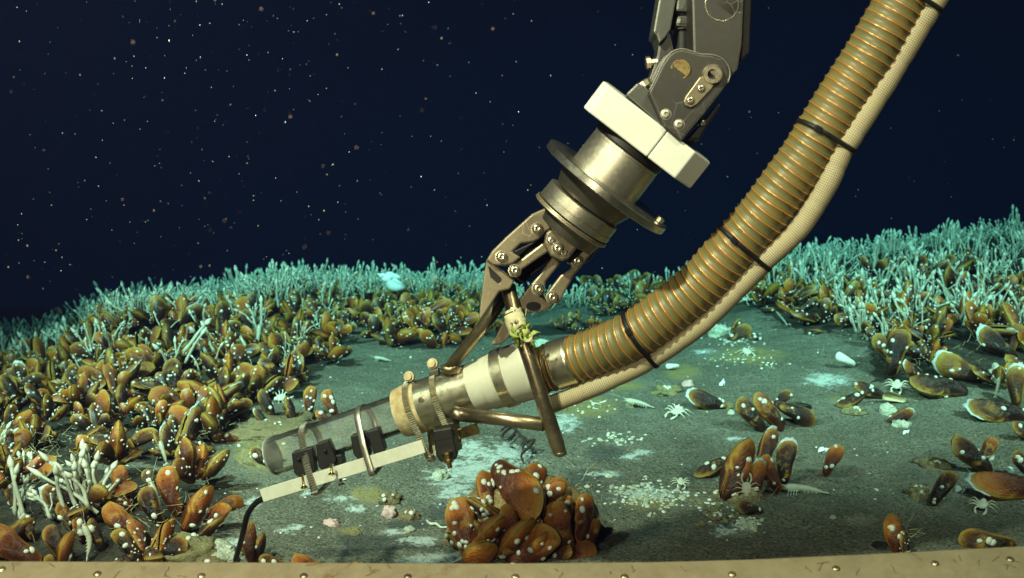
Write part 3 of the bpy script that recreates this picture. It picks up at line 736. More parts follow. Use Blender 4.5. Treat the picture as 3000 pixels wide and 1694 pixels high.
def mound_d(px, py):
    """depth of the front of the rounded heap that carries the centre cluster"""
    e = ((px - 1530) / 235.0) ** 2 + ((py - 1580) / 215.0) ** 2
    return 2.27 - 0.13 * math.sqrt(max(0.0, 1 - e)) + 0.05 * max(0.0, e - 1)
EXCL = []
for k, (ux, uy, wx, wy, roll, var, dd, man, nl, lab) in enumerate(HAND):
    low_u = uy >= wy
    g = hit(ux if low_u else wx, min(uy if low_u else wy, 1672)); d = ddepth(g) - 0.01
    u = C(ux, uy, d + (0 if low_u else dd)); w = C(wx, wy, d + (dd if low_u else 0))
    if 'centre cluster' in lab: u, w = C(ux, uy, mound_d(ux, uy) - 0.005), C(wx, wy, mound_d(wx, wy) - 0.045)
    tone = 0.5
    for keys, tn in ((('orange', 'amber', 'rust', 'chestnut', 'golden', 'rough brown'), 0.70), (('red',), 0.61), (('yellow', 'olive'), 0.93), (('dark', 'black', 'purple'), 0.30)):
        if any(k_ in lab.split(' ')[0:3] or k_ in ' '.join(lab.split(' ')[:4]) for k_ in keys): tone = tn
    if 'centre cluster' in lab: tone = max(tone, 0.70)
    mussel_obj(mussel_frame(u, w, roll), var, lab, None, nl, bool(man), tone=tone + 0.06 * math.sin(k * 2.3))
    m = (u + w) / 2; EXCL.append((m.x, m.y, 0.055 * (w - u).length / 0.1))

rc = random.Random(4); taken = []
for k in range(400):                                              # smaller shells wedged into the centre cluster
    if len(taken) >= 27: break
    a = rc.uniform(0, 6.283); q = math.sqrt(rc.random()); px, py = 1530 + 190 * q * math.cos(a), 1560 + 150 * q * math.sin(a)
    if py > 1665 or any((px - x) ** 2 + (py - y) ** 2 < 48 ** 2 for x, y in taken): continue
    taken.append((px, py)); L = rc.uniform(75, 125); b = math.atan2(py - 1690, px - 1530) + rc.uniform(-0.8, 0.8)
    x0, y0, x1, y1 = px - L / 2 * math.cos(b), py - L / 2 * math.sin(b), px + L / 2 * math.cos(b), py + L / 2 * math.sin(b)
    B = mussel_frame(C(x0, y0, mound_d(x0, y0) + 0.035), C(x1, y1, mound_d(x1, y1) - rc.uniform(0.0, 0.035)), rc.uniform(-85, 85)); k2 = len(taken)
    mussel_obj(B, rc.randrange(8), ('orange' if k2 % 2 else 'brown') + ' mussel wedged in the ' + ('top ' if py < 1500 else 'middle ' if py < 1590 else 'bottom ') + ('left' if px < 1470 else 'right' if px > 1590 else 'centre') + ' of the centre cluster', 'wedged mussels of the centre cluster', 8, False, tone=rc.uniform(0.66, 0.78) if k2 % 2 else rc.uniform(0.48, 0.58))

# ---- the beds: scattered mussels, the 200 or so that show largest as things, the rest as one joined mass
def scatter(poly, dens, sep, r, xr=(-2.9, 2.9), yr=(1.9, 5.7), excl=True, pred=None):
    got, grid = [], {}
    n = int(dens * (xr[1] - xr[0]) * (yr[1] - yr[0]))
    for _ in range(n):
        x, y = r.uniform(*xr), r.uniform(*yr); z = ground_z(x, y); q = proj((x, y, z))
        if not (-120 < q[0] < 3120) or not inpoly(q[0], q[1], poly): continue
        c = (int(x / sep), int(y / sep))
        if any((x - a) ** 2 + (y - b) ** 2 < sep * sep for i in (-1, 0, 1) for j in (-1, 0, 1) for a, b in grid.get((c[0] + i, c[1] + j), ())): continue
        if excl and any((x - a) ** 2 + (y - b) ** 2 < e * e for a, b, e in EXCL): continue
        if pred and not pred(x, y, q): continue
        grid.setdefault(c, []).append((x, y)); got.append((x, y, z, q))
    return got
def lean_frame(x, y, z, L, lean, az, roll, sink):
    X = Vector((math.sin(lean) * math.cos(az), math.sin(lean) * math.sin(az), math.cos(lean)))
    t, a, b = frame(X, Vector((0, -1, 0.3))); Y = a * math.cos(roll) + b * math.sin(roll); Z = X.cross(Y); o = Vector((x, y, z)) - X * (L * sink)
    return Matrix(((X.x * L, Y.x * L, Z.x * L, o.x), (X.y * L, Y.y * L, Z.y * L, o.y), (X.z * L, Y.z * L, Z.z * L, o.z), (0, 0, 0, 1)))
BEDS = [
 ('bed_left', 900, 0.098, (0.065, 0.125)), ('bed_front', 300, 0.15, (0.07, 0.10)), ('clump_whelk', 900, 0.090, (0.075, 0.125)), ('crest_mid', 500, 0.11, (0.06, 0.10)),
 ('clump_mid', 700, 0.10, (0.09, 0.14)), ('ledge_mid', 200, 0.12, (0.05, 0.08)), ('bed_right', 480, 0.115, (0.06, 0.115))]
cand = []
for nm, dens, sep, lr in BEDS:
    r = random.Random(nm)
    def fewer(x, y, q, nm=nm, r=r):
        if nm == 'bed_front' and 50 < q[0] < 340 and q[1] < 1540: return r.random() < 0.2
        if nm == 'bed_right' and q[1] < 930: return r.random() < 0.35
        if nm == 'bed_left' and q[1] < 960 and q[0] < 600: return r.random() < 0.12
        if nm == 'bed_left' and q[1] < 890: return r.random() < 0.5
        if nm == 'bed_left' and q[0] < 230 and q[1] < 1080: return r.random() < 0.06
        return True
    for x, y, z, q in scatter(POLY[nm], dens, sep, r, pred=fewer):
        n_ = r.randint(4, 8); az0 = r.uniform(0, 6.28); hump = r.uniform(0.0, 0.06); big = r.uniform(0.75, 1.2)
        for j in range(n_):                                             # a bouquet that spreads from one anchorage
            L = r.uniform(*lr) * big * (r.uniform(0.45, 0.75) if r.random() < 0.3 else 1.0); az = az0 + 6.283 * j / (n_ - 1) + r.uniform(-0.5, 0.5)
            lean = R(r.uniform(28, 88)) if j < n_ - 1 else R(r.uniform(0, 25)); ro = r.uniform(0.005, 0.032)
            X_, Y_ = x + ro * math.cos(az), y + ro * math.sin(az)
            B = lean_frame(X_, Y_, ground_z(X_, Y_) + hump * r.uniform(0.5, 1.0), L, lean, az, r.uniform(0, 6.28), r.uniform(0.05, 0.22))
            cand.append((FPX * L / q[2], nm, B, r.randrange(8), q, r.random()))
cand.sort(key=lambda c: -c[0])
def bed_label(nm, q, man, B, rr, size):
    ax = B.col[0].to_3d().normalized(); up = ax.z; side_ = 'left' if ax.x < 0 else 'right'
    pose = 'upright' if up > 0.8 else side_ + ' leaning' if up > 0.4 else 'flat lying'
    desc = ('pale edged ' if man else 'big ' if size > 105 else 'small ' if size < 75 else '') + ('dark brown' if rr < 0.53 else 'brown' if rr < 0.62 else 'orange brown' if rr < 0.87 else 'yellowish') + ' ' + pose + ' mussel'
    px, py = q[0], q[1]; t = desc
    if nm == 'bed_left':
        row = 'front' if py > 1150 else 'middle' if py > 1010 else 'rear'
        side = 'near the frame edge' if px < 250 else '' if px < 560 else 'by the mud'
        return ('%s at the left bed %s %s' % (t, row, side)).strip()
    if nm == 'bed_right':
        return '%s %s' % (t, 'in front of the barnacle field at right' if py > 980 else 'among the barnacle stalks of the right bed')
    return t + {'bed_front': ' filling the front left cluster', 'clump_whelk': ' packed in the clump below the white whelk', 'crest_mid': ' on the ridge behind the white whelk',
                'clump_mid': ' in the clump between gripper and hose', 'ledge_mid': ' on the mud under the hose'}[nm]
N_THINGS = 280 - len(HAND)
for k, (size, nm, B, var, q, rr) in enumerate(cand[:N_THINGS]):
    man = rr < 0.09
    mussel_obj(B, var, bed_label(nm, q, man, B, rr, size), 'mussels of the beds', 0, man, tone=rr)
V, F, G, RN, FM = [], [], [], [], []
for size, nm, B, var, q, rr in cand[N_THINGS:]:
    v = VAR[var]
    for s in (1, -1):
        a = v['l%d' % s]; n0 = len(V); V += [B @ p for p in a[0]]; G += a[2]; RN += [rr] * len(a[0])
        F += [tuple(n0 + i for i in f) for f in a[1]]; FM += [0] * len(a[1])
    r = random.Random(int(rr * 1e6))
    for _ in range(r.randint(5, 12)):
        p, nn = on_valve(v['seed'], r.choice((1, -1)), v['g'], v['w'], r); Q = B @ basis(p, nn, 0, r.uniform(0.035, 0.055)); n0 = len(V)
        V += [Q @ c for c in CAPV]; F += [tuple(n0 + i for i in f) for f in CAPF]; G += [0] * len(CAPV); RN += [0] * len(CAPV); FM += [1] * len(CAPF)
if V:
    o = link('mussel_bed', mesh('mussel_bed', V, F, [M['mussel_far'], M['limpet']], True, {'grow': G, 'rnd': RN}, fm=FM))
    tag(o, 'mass of small mussels filling the rear of the beds', 'mussel bed', kind='stuff')

# ================================================================== stalked barnacles
def barnacle_geo(seed, n, segs):
    r = random.Random(seed); bend = r.uniform(-0.22, 0.22); b2 = r.uniform(-0.12, 0.12); fat = r.uniform(0.85, 1.2)
    def at(t): return Vector((bend * t * t + 0.03 * math.sin(t * 7 + seed), b2 * t * t, t * 0.80))
    stalk = tube([at(i / segs) for i in range(segs + 1)], [fat * (0.046 - 0.014 * (i / segs) + 0.004 * math.sin(i * 2.4)) for i in range(segs + 1)], n, True)
    top = at(1.0); d = (at(1.0) - at(0.9)).normalized()
    head = tube([top + d * t for t in (-0.02, 0.04, 0.10, 0.17, 0.23)], [fat * q for q in (0.026, 0.058, 0.062, 0.036, 0.006)], n, True)
    return stalk, head
BARN = []
for i in range(7):
    s, h = barnacle_geo(300 + i, 7, 6); ls, lh = barnacle_geo(300 + i, 4, 3)
    BARN.append((mesh('stalk', s[0], s[1], M['barnacle']), mesh('capitulum', h[0], h[1], M['capitulum']), ls, lh))
FIELD = {
 'right': ([(2180, 862), (2220, 780), (2450, 742), (2700, 708), (3200, 640), (3200, 985), (2880, 975), (2720, 950), (2600, 1010), (2500, 1000), (2460, 910), (2300, 870)], 640, 0.068, 'right'),
 'right_front': ([(2480, 1000), (2460, 925), (2700, 880), (3200, 860), (3200, 975), (2900, 970), (2720, 955), (2610, 1010)], 150, 0.10, 'right'),
 'ridge_left': ([(-150, 1000), (60, 975), (220, 930), (330, 892), (650, 880), (760, 856), (1060, 848), (1430, 850), (1430, 912), (1060, 918), (900, 915), (660, 935), (380, 985), (240, 1010), (140, 1090), (-150, 1130)], 900, 0.052, 'left'),
 'left_mid': ([(40, 1080), (260, 1000), (420, 960), (660, 920), (1000, 900), (1000, 990), (820, 1140), (560, 1150), (300, 1130)], 110, 0.11, 'left'),
 'gap': ([(1420, 856), (1520, 876), (1720, 884), (1900, 868), (2180, 800), (2180, 860), (1900, 905), (1720, 905), (1600, 930), (1430, 930)], 400, 0.08, 'mid'),
 'edge_left': ([(-80, 1300), (60, 1320), (70, 1500), (-80, 1520)], 400, 0.055, 'front'),
}
bc = []
for nm, (poly, dens, sep, area) in FIELD.items():
    r = random.Random('b' + nm)
    for x, y, z, q in scatter(poly, dens, sep, r, excl=False, yr=(2.0, 6.4)):
        k = r.randint(5, 9) if nm not in ('left_mid', 'right_front') else r.randint(3, 6)
        cs = r.choice((r.uniform(0.5, 0.8), r.uniform(0.8, 1.15), r.uniform(1.1, 1.55)))
        for _ in range(k):
            L = cs * r.uniform(0.042, 0.092); lean = abs(r.gauss(0.12, 0.6)); az = r.uniform(0, 6.28)
            B = lean_frame(x + r.uniform(-.02, .02) + 0.012 * math.cos(az), y + r.uniform(-.02, .02) + 0.012 * math.sin(az), z + (r.uniform(0.03, 0.10) if area == 'left' and q[0] > 230 else r.uniform(0.0, 0.04)), L, lean, az, r.uniform(0, 6.28), 0.05)
            bc.append((FPX * L / q[2], B, r.randrange(7), area, q))
    # note: lean_frame's X is the long axis, the barnacle's is Z
# the clump of tall pale stalks at the front left: foot px, head px
r = random.Random(5)
for (fx, fy, hx, hy) in [(290, 1500, 90, 1362), (255, 1470, 135, 1322), (240, 1450, 165, 1345), (250, 1450, 205, 1325), (255, 1445, 230, 1345), (262, 1440, 245, 1285), (270, 1440, 262, 1315), (275, 1445, 300, 1330), (268, 1450, 320, 1375), (245, 1460, 165, 1385), (250, 1470, 170, 1425),
                         (215, 1500, 125, 1425), (150, 1520, 125, 1430), (265, 1430, 252, 1300), (335, 1365, 395, 1300), (330, 1350, 345, 1325), (240, 1470, 285, 1400), (235, 1480, 225, 1420), (180, 1450, 170, 1370), (260, 1460, 215, 1390), (200, 1520, 140, 1400), (255, 1480, 300, 1410), (148, 1500, 155, 1440), (270, 1470, 262, 1345), (285, 1480, 318, 1350), (240, 1480, 200, 1362), (225, 1490, 178, 1350), (210, 1500, 110, 1395), (300, 1470, 345, 1390), (262, 1490, 236, 1372), (190, 1510, 150, 1360), (280, 1460, 285, 1352), (160, 1520, 90, 1440), (235, 1465, 222, 1330), (70, 1520, 20, 1340), (60, 1520, 45, 1390), (50, 1510, 5, 1370)]:
    d = ddepth(hit(fx, fy)) + r.uniform(-0.09, -0.03); u, w = C(fx, fy, d), C(hx, hy, d + r.uniform(-0.03, 0.03))
    k = min(1.25, 0.105 / (w - u).length); bc.append((9999, mussel_frame(u, w, r.uniform(0, 360)) @ Matrix.Diagonal((1, k, k, 1)), r.randrange(7), 'front', (fx, fy, d)))
bc.sort(key=lambda c: -c[0])
SWAP = Matrix(((0, 0, 1, 0), (0, 1, 0, 0), (-1, 0, 0, 0), (0, 0, 0, 1)))        # barnacle z -> frame x
BLAB = {'front': 'pale stalked barnacle in the clump at the front left corner', 'left': 'pale stalked barnacle on the left bed ridge', 'right': 'pale stalked barnacle in the right field', 'mid': 'pale stalked barnacle on the ridge behind the hose'}
for size, B, var, area, q in bc[:300]:
    e = bpy.data.objects.new('stalked_barnacle', None); e.empty_display_size = 0.02; COL.objects.link(e); e.matrix_world = B @ SWAP
    ax = B.col[0].to_3d().normalized(); L_ = B.to_scale().x
    tag(e, ('long ' if L_ > 0.110 else 'medium ' if L_ > 0.092 else 'short ' if L_ < 0.07 else '') + BLAB[area] + (' near the frame edge' if q[0] > 2850 or (area == 'left' and q[0] < 200) else ' by the bare mud' if area == 'right' and q[0] < 2600 else '') + (' leaning left' if ax.x < -0.3 else ' leaning right' if ax.x > 0.3 else ''), 'barnacle', 'stalked barnacles'); link('stalk', BARN[var][0], e); link('capitulum', BARN[var][1], e)
V, F, FM = [], [], []
for size, B, var, area, q in bc[300:]:
    Q = B @ SWAP
    for k in (2, 3):
        g = BARN[var][k]; n0 = len(V); V += [Q @ p for p in g[0]]; F += [tuple(n0 + i for i in f) for f in g[1]]; FM += [k - 2] * len(g[1])
o = link('barnacle_carpet', mesh('barnacle_carpet', V, F, [M['barnacle'], M['capitulum']], True, fm=FM))
tag(o, 'carpet of small stalked barnacles covering the ridges', 'barnacles', kind='stuff')

# ================================================================== crumbs of shell and grit on the mud
r = random.Random(77); V, F = [], []
mud = [(-50, 1000), (1000, 1000), (1400, 960), (2200, 880), (2500, 980), (3050, 1150), (3050, 1640), (-50, 1640)]
for x, y, z, q in scatter(mud, 55, 0.02, r, excl=False, yr=(1.95, 4.6)):
    s = r.uniform(0.0016, 0.0042) * (1.8 if r.random() < 0.12 else 1); B = basis(Vector((x, y, z + s * 0.2)), Vector((r.uniform(-.5, .5), r.uniform(-.5, .5), 1)), r.uniform(0, 6), s); n0 = len(V)
    V += [B @ c for c in CAPV]; F += [tuple(n0 + i for i in f) for f in CAPF]
o = link('shell_crumbs', mesh('shell_crumbs', V, F, M['limpet'], False)); tag(o, 'scattered white crumbs of shell on the mud', 'shell crumbs', kind='stuff')
r = random.Random(78); V, F = [], []
for x, y, z, q in scatter(mud, 200, 0.01, r, excl=False, yr=(1.95, 4.2)):
    s = r.uniform(0.0015, 0.004); g = ball((x, y, z), s, 5, 3, (1, 1, 0.7), r.uniform(0, 50), 0.5); n0 = len(V); V += g[0]; F += [tuple(n0 + i for i in f) for f in g[1]]
o = link('grit', mesh('grit', V, F, M['brown_crust'], False)); tag(o, 'dark grit scattered over the mud', 'grit', kind='stuff')

# rubble of little crusts and limpet shells in the places where the mud is littered
r = random.Random(79)
for nm, lab, px, py, rx, ry, n, mats in [('limpet_rubble', 'heap of limpet shells and crust below the ring shaped pale patch', 1905, 1450, 120, 40, 150, 'crust'), ('limpet_rubble', 'limpet shells on a yellow crust below the braided cable', 1740, 1192, 100, 26, 60, 'yellow_crust'),
                                         ('limpet_rubble', 'limpets and crust in front of the white crab', 2110, 1500, 60, 32, 60, 'yellow_crust'), ('limpet_rubble', 'limpets along the rim of the ring shaped pale patch', 1800, 1285, 80, 16, 40, 'crust'),
                                         ('limpet_rubble', 'crumbs of white crust near the tray right of centre', 2190, 1535, 40, 16, 60, 'crust'), ('limpet_rubble', 'yellow and white crumbs on the mud right of the hose', 2190, 1055, 130, 26, 70, 'yellow_crust'),
                                         ('limpet_rubble', 'crumbs under the trio of small mussels by the hose', 2150, 1002, 70, 14, 30, 'crust'), ('limpet_rubble', 'limpets on the ochre mud left of the clear tube', 770, 1290, 80, 40, 30, 'yellow_crust')]:
    V, F, FM = [], [], []
    for _ in range(n):
        p = hit(px + r.gauss(0, rx * 0.55), py + r.gauss(0, ry * 0.55)); n0 = len(V)
        if r.random() < 0.5:
            s = r.uniform(0.003, 0.0065); B = basis(p, Vector((r.uniform(-.4, .4), r.uniform(-.6, .2), 1)), 0, s); g = ([B @ c for c in CAPV], CAPF); mi = 0
        else:
            s = r.uniform(0.003, 0.010); g = ball(p, s, 6, 4, (1, 1, 0.6), r.uniform(0, 50), 0.9); mi = 1
        V += g[0]; F += [tuple(n0 + i for i in f) for f in g[1]]; FM += [mi] * len(g[1])
    o = link(nm, mesh(nm, V, F, [M['limpet'], M[mats]], False, fm=FM)); tag(o, lab, 'rubble', kind='stuff')

# single stones, crusts and lumps: px, py of the middle, half width px, squash, material, name, label
for k, (px, py, hw, sq, mt, nm, lab, cat) in enumerate([
 (2600, 1190, 24, 1.1, 'crust', 'carbonate_stone', 'pitted pale stone among the small mussels right of centre', 'stone'), (2640, 1235, 26, 0.6, 'crust', 'carbonate_stone', 'low crumbly stone below the pitted one', 'stone'), (2500, 1196, 34, 0.35, 'yellow_crust', 'carbonate_stone', 'flat yellowish stone left of the pitted one', 'stone'),
 (2690, 1430, 34, 0.9, 'yellow_crust', 'carbonate_stone', 'tan rounded stone beside the dark red mussel at lower right', 'stone'), (2110, 960, 34, 0.7, 'crust', 'carbonate_stone', 'grey white stone just right of the braided cable', 'stone'), (2925, 1080, 30, 1.2, 'crust', 'carbonate_stone', 'rough grey stone standing among the mussels at right', 'stone'),
 (2135, 1185, 14, 1.0, 'yellow_crust', 'crust_lump', 'bright yellow lump at the end of the single lying mussel', 'crust'), (2142, 1205, 10, 1.0, 'crust', 'crust_lump', 'pale lump under the bright yellow one', 'crust'), (1960, 1165 - 30, 46, 0.4, 'yellow_crust', 'crust_lump', 'low yellowish mound left of the single lying mussel', 'crust'),
 (2015, 1118, 15, 1.0, 'pink', 'pink_lump', 'pale pink lump on the yellowish mound', 'sponge'), (1140, 1492, 24, 1.1, 'pink', 'pink_lump', 'round pink lump on mud below the sampler', 'sponge'), (970, 1525, 24, 0.6, 'pink', 'pink_lump', 'low reddish pink lump left of the round one', 'sponge'),
 (1140, 1450, 32, 0.9, 'brown_crust', 'crust_lump', 'orange brown crust above the round pink lump', 'crust'), (1200, 1500, 34, 0.7, 'brown_crust', 'crust_lump', 'brown crust right of the round pink lump', 'crust'), (1290, 1385, 24, 1.0, 'crust', 'empty_barnacle', 'pale crumbly cup below the black clamp block', 'barnacle'),
 (650, 1605, 60, 0.6, 'crust', 'carbonate_stone', 'cream white crumbly stone left of the standing mussel by the wire', 'stone'), (560, 1585, 90, 0.55, 'yellow_crust', 'carbonate_stone', 'mottled tan stone under the front left cluster', 'stone'), (610, 1650, 50, 0.6, 'brown_crust', 'carbonate_stone', 'brown stone at the tray below the cream white one', 'stone'),
 (2180, 1430, 60, 0.7, 'brown_crust', 'carbonate_stone', 'dark crusted rock under the right cluster', 'stone'),
 (2740, 1350, 50, 0.45, 'brown_crust', 'carbonate_stone', 'low brown crust left of the gaping mussel', 'stone'), (2100, 1505, 26, 0.7, 'brown_crust', 'carbonate_stone', 'knobbly brown crust in front of the right cluster', 'stone'), (2105, 1440, 22, 0.9, 'brown_crust', 'carbonate_stone', 'small dark crust at the left foot of the right cluster', 'stone'),
 (760, 1325, 62, 0.75, 'yellow_crust', 'carbonate_stone', 'ochre crusted stone at the open end of the clear tube', 'stone'), (1040, 1555, 20, 0.6, 'yellow_crust', 'crust_lump', 'small ochre crust on the shaded mud below the sampler', 'crust'), (1590, 1000, 30, 0.6, 'crust', 'carbonate_stone', 'pale crust behind the frayed tape', 'stone'),
 (2440, 1512, 10, 0.8, 'crust', 'pebble', 'small tan pebble on open mud at lower right', 'pebble'), (1630, 1165, 40, 0.7, 'crust', 'carbonate_stone', 'pale crust under the end of the braided cable', 'stone'), (1200, 1545, 16, 0.8, 'crust', 'crust_lump', 'cream lump left of the centre cluster', 'crust'),
 (820, 1240, 130, 0.18, 'brown_crust', 'carbonate_stone', 'flat brown crust under the pair above the clear tube', 'stone')]):
    p = hit(px, min(py + hw * sq * 0.7, 1668)); rr = hw / FPX * ddepth(p); g = ball((0, 0, 0), 1.0, 26, 18, (1, 0.9, sq), 3.1 * k + 1, 0.45)
    fine = [v * (1 + 0.16 * noise.noise(v * 5 + Vector((k, 0, 0))) + 0.10 * noise.noise(v * 12)) for v in g[0]]
    e = thing(nm, p + Vector((0, 0, 0)), lab, cat)
    body = link('crust_body', mesh('crust_body', [v * rr for v in fine], g[1], M[mt]), e)
    if cat in ('stone', 'crust') and hw > 20:
        for _ in range(5):
            v = Vector((RND.uniform(-.6, .6), RND.uniform(-.8, 0.1), 0)); zz = math.sqrt(max(0.05, 1 - v.x ** 2 - v.y ** 2)); nn = Vector((v.x, v.y, zz)).normalized()
            i = min(range(len(fine)), key=lambda i: (fine[i].normalized() - nn).length)
            link('limpet', LIMPET, e, basis(fine[i] * rr, nn, RND.uniform(0, 6), RND.uniform(0.004, 0.0065)))

rk = ball((0, 0, 0), 1.0, 40, 26, (0.155, 0.125, 0.145), 5.0, 0.12); rk = ([Vector((v.x * (1 + 0.06 * noise.noise(v * 40)), v.y * (1 + 0.06 * noise.noise(v * 40)), v.z)) for v in rk[0]], rk[1])
e = thing('carbonate_stone', C(1530, 1590, 2.285), 'rounded crusted rock that carries the centre cluster', 'stone'); link('crust_body', mesh('crust_body', rk[0], rk[1], M['tan_crust']), e)

# ================================================================== animals
def fuse(name, geos, voxel, mat, smooth_iter=3):
    """weld overlapping limbs and trunk into one continuous skin"""
    g = cat_geo(*geos); o = link('fuse_tmp', mesh(name, g[0], g[1], mat))
    m = o.modifiers.new('r', 'REMESH'); m.mode = 'VOXEL'; m.voxel_size = voxel; m.use_smooth_shade = True
    s = o.modifiers.new('s', 'SMOOTH'); s.iterations = smooth_iter; s.factor = 0.4
    me = bpy.data.meshes.new_from_object(o.evaluated_get(bpy.context.evaluated_depsgraph_get())); me.name = name
    if not me.materials: me.materials.append(mat)
    bpy.data.objects.remove(o); return me
def shrimp_mesh(curl):
    def ax(t): return Vector((t, 0, -curl * (max(0, t - 0.35) ** 2) * 1.6))
    g = [tube([ax(t) for t in (0.0, 0.04, 0.12, 0.22, 0.34, 0.40, 0.50, 0.60, 0.70, 0.80, 0.88)], [0.02, 0.055, 0.085, 0.098, 0.092, 0.078, 0.080, 0.070, 0.060, 0.046, 0.030], 10)]
    for k in range(5): g.append(tube([ax(0.42 + k * 0.095) + Vector((-0.01, 0, 0)), ax(0.42 + k * 0.095) + Vector((0.012, 0, 0))], [0.088 - k * 0.010, 0.088 - k * 0.010], 10))
    e = ax(0.88)
    for s in (-0.075, -0.03, 0.03, 0.075): g.append(tube([e, e + Vector((0.07, s * 0.6, -0.05 * curl)), e + Vector((0.14, s, -0.12 * curl))], [0.016, 0.030, 0.014], 6))
    g.append(tube([ax(0.06) + Vector((0, 0, 0.05)), Vector((-0.10, 0, 0.075))], [0.018, 0.009], 5))
    for s in (-1, 1):
        g.append(ball((0.03, s * 0.06, 0.035), 0.026, 6, 4))
        for k in range(4):
            x = 0.14 + k * 0.06; g.append(tube([(x, s * 0.05, -0.06), (x - 0.05, s * 0.15, -0.11), (x - 0.07, s * 0.19, -0.24)], [0.016, 0.013, 0.010], 5))
        for k in range(4):
            x = 0.46 + k * 0.09; b = ax(x); g.append(tube([b + Vector((0, s * 0.03, -0.05)), b + Vector((0.03, s * 0.06, -0.12))], [0.016, 0.012], 5))
    return fuse('shrimp_body', g, 0.0125, M['shrimp'], 2)
SHR = [shrimp_mesh(0.15), shrimp_mesh(0.55)]
def antenna_geo():
    g = []
    for s in (-1, 1):
        g.append(tube([Vector((0.0, s * 0.03, 0.03)), Vector((-0.25, s * 0.14, 0.10)), Vector((-0.52, s * 0.34, 0.12))], [0.006, 0.005, 0.003], 4))
    return g
ANT = [mesh('antenna', a[0], a[1], M['shrimp']) for a in antenna_geo()]
def shrimp(hx, hy, tx, ty, var, roll, lab, d=None):
    if d is None: d = ddepth(hit(hx if hy > ty else tx, max(hy, ty) + 4)) - 0.02
    B = mussel_frame(C(hx, hy, d), C(tx, ty, d), roll)
    e = bpy.data.objects.new('shrimp', None); e.empty_display_size = 0.02; COL.objects.link(e); e.matrix_world = B @ Matrix(((1, 0, 0, 0), (0, 0, 1, 0), (0, -1, 0, 0), (0, 0, 0, 1)))
    tag(e, lab, 'shrimp', 'shrimps'); link('shrimp_body', SHR[var], e)
    for a in ANT: link('antenna', a, e)
for a in [(440, 1412, 480, 1525, 0, 60, 'pale shrimp standing head up on the front left mussels'), (243, 1535, 285, 1628, 1, 10, 'curled pale shrimp at the foot of the front left cluster'), (95, 1425, 55, 1502, 1, 30, 'pale shrimp near the left edge above the short yellow mussel'),
          (1096, 1047, 1146, 1053, 0, 0, 'small pale shrimp on mud below the whelk clump'), (1480, 1400, 1415, 1528, 0, 70, 'cream shrimp climbing on the centre cluster'), (2292, 1428, 2425, 1434, 0, 0, 'long grey shrimp on mud right of the white crab'),
          (468, 1292, 492, 1362, 0, 70, 'grey shrimp hanging at the front of the left bed'), (703, 985, 736, 1046, 1, 40, 'pale shrimp in the middle of the left bed'), (760, 950, 754, 1022, 0, 70, 'straight pale shrimp upright in the left bed near its middle'),
          (1830, 1172, 1916, 1187, 0, 0, 'pale shrimp on mud below the braided cable'), (2928, 1105, 2918, 1166, 0, 60, 'pale shrimp beside the big round mussel at the right edge'), (575, 885, 600, 930, 0, 40, 'pale shrimp on the ridge of the left bed')]:
    shrimp(*a)
def crab_mesh():
    g = [ball((0, 0, 0), 0.17, 14, 9, (0.95, 1.15, 0.50)), ball((0, -0.13, 0.0), 0.11, 10, 7, (1, 1, 0.5)), tube([(0, 0.12, 0), (0, 0.24, -0.02), (0, 0.28, -0.06)], [0.11, 0.09, 0.04], 10)]
    for s in (-1, 1):
        g.append(tube([(s * 0.09, -0.14, 0), (s * 0.16, -0.28, 0.04), (s * 0.17, -0.38, 0.03)], [0.030, 0.036, 0.032], 7))
        g.append(tube([(s * 0.17, -0.38, 0.03), (s * 0.14, -0.47, 0.02), (s * 0.09, -0.56, 0.0)], [0.036, 0.046, 0.012], 7))
        g.append(tube([(s * 0.17, -0.40, 0.03), (s * 0.175, -0.48, 0.02), (s * 0.12, -0.56, 0.0)], [0.020, 0.022, 0.008], 6))
        for k, (y0, xa, ya, xb, yb) in enumerate([(-0.09, 0.33, -0.20, 0.50, -0.12), (0.0, 0.36, -0.02, 0.52, 0.10), (0.09, 0.32, 0.16, 0.44, 0.34)]):
            g.append(tube([(s * 0.12, y0, 0), (s * xa * 0.75, ya * 0.9, 0.11), (s * xa, ya, 0.08), (s * xb, yb, -0.12)], [0.030, 0.026, 0.024, 0.010], 6))
        g.append(ball((s * 0.045, -0.215, 0.035), 0.022, 6, 4))
    return fuse('crab', g, 0.016, M['flesh'], 2)
CRAB = crab_mesh()
def crab(px, py, span, face, dors, lab, d=None, mat=None):
    """face: angle in the picture of the claws (0 right, 90 up); dors: 0 seen from the side ... 1 seen from above"""
    if d is None: d = ddepth(hit(px, py + span * 0.12)) - 0.01
    o = C(px, py, d); s = span / FPX * d
    v = (EYE - o).normalized(); Zl = (Vector((0, 0, 1)) * (1 - dors) + v * dors).normalized()
    f = RIGHT * math.cos(R(face)) + UP * math.sin(R(face)); Yl = -(f - Zl * f.dot(Zl)).normalized(); Xl = Yl.cross(Zl)
    c = link('crab', CRAB, None, Matrix(((Xl.x * s, Yl.x * s, Zl.x * s, o.x), (Xl.y * s, Yl.y * s, Zl.y * s, o.y), (Xl.z * s, Yl.z * s, Zl.z * s, o.z), (0, 0, 0, 1))))
    tag(c, lab, 'crab', 'pale crabs')
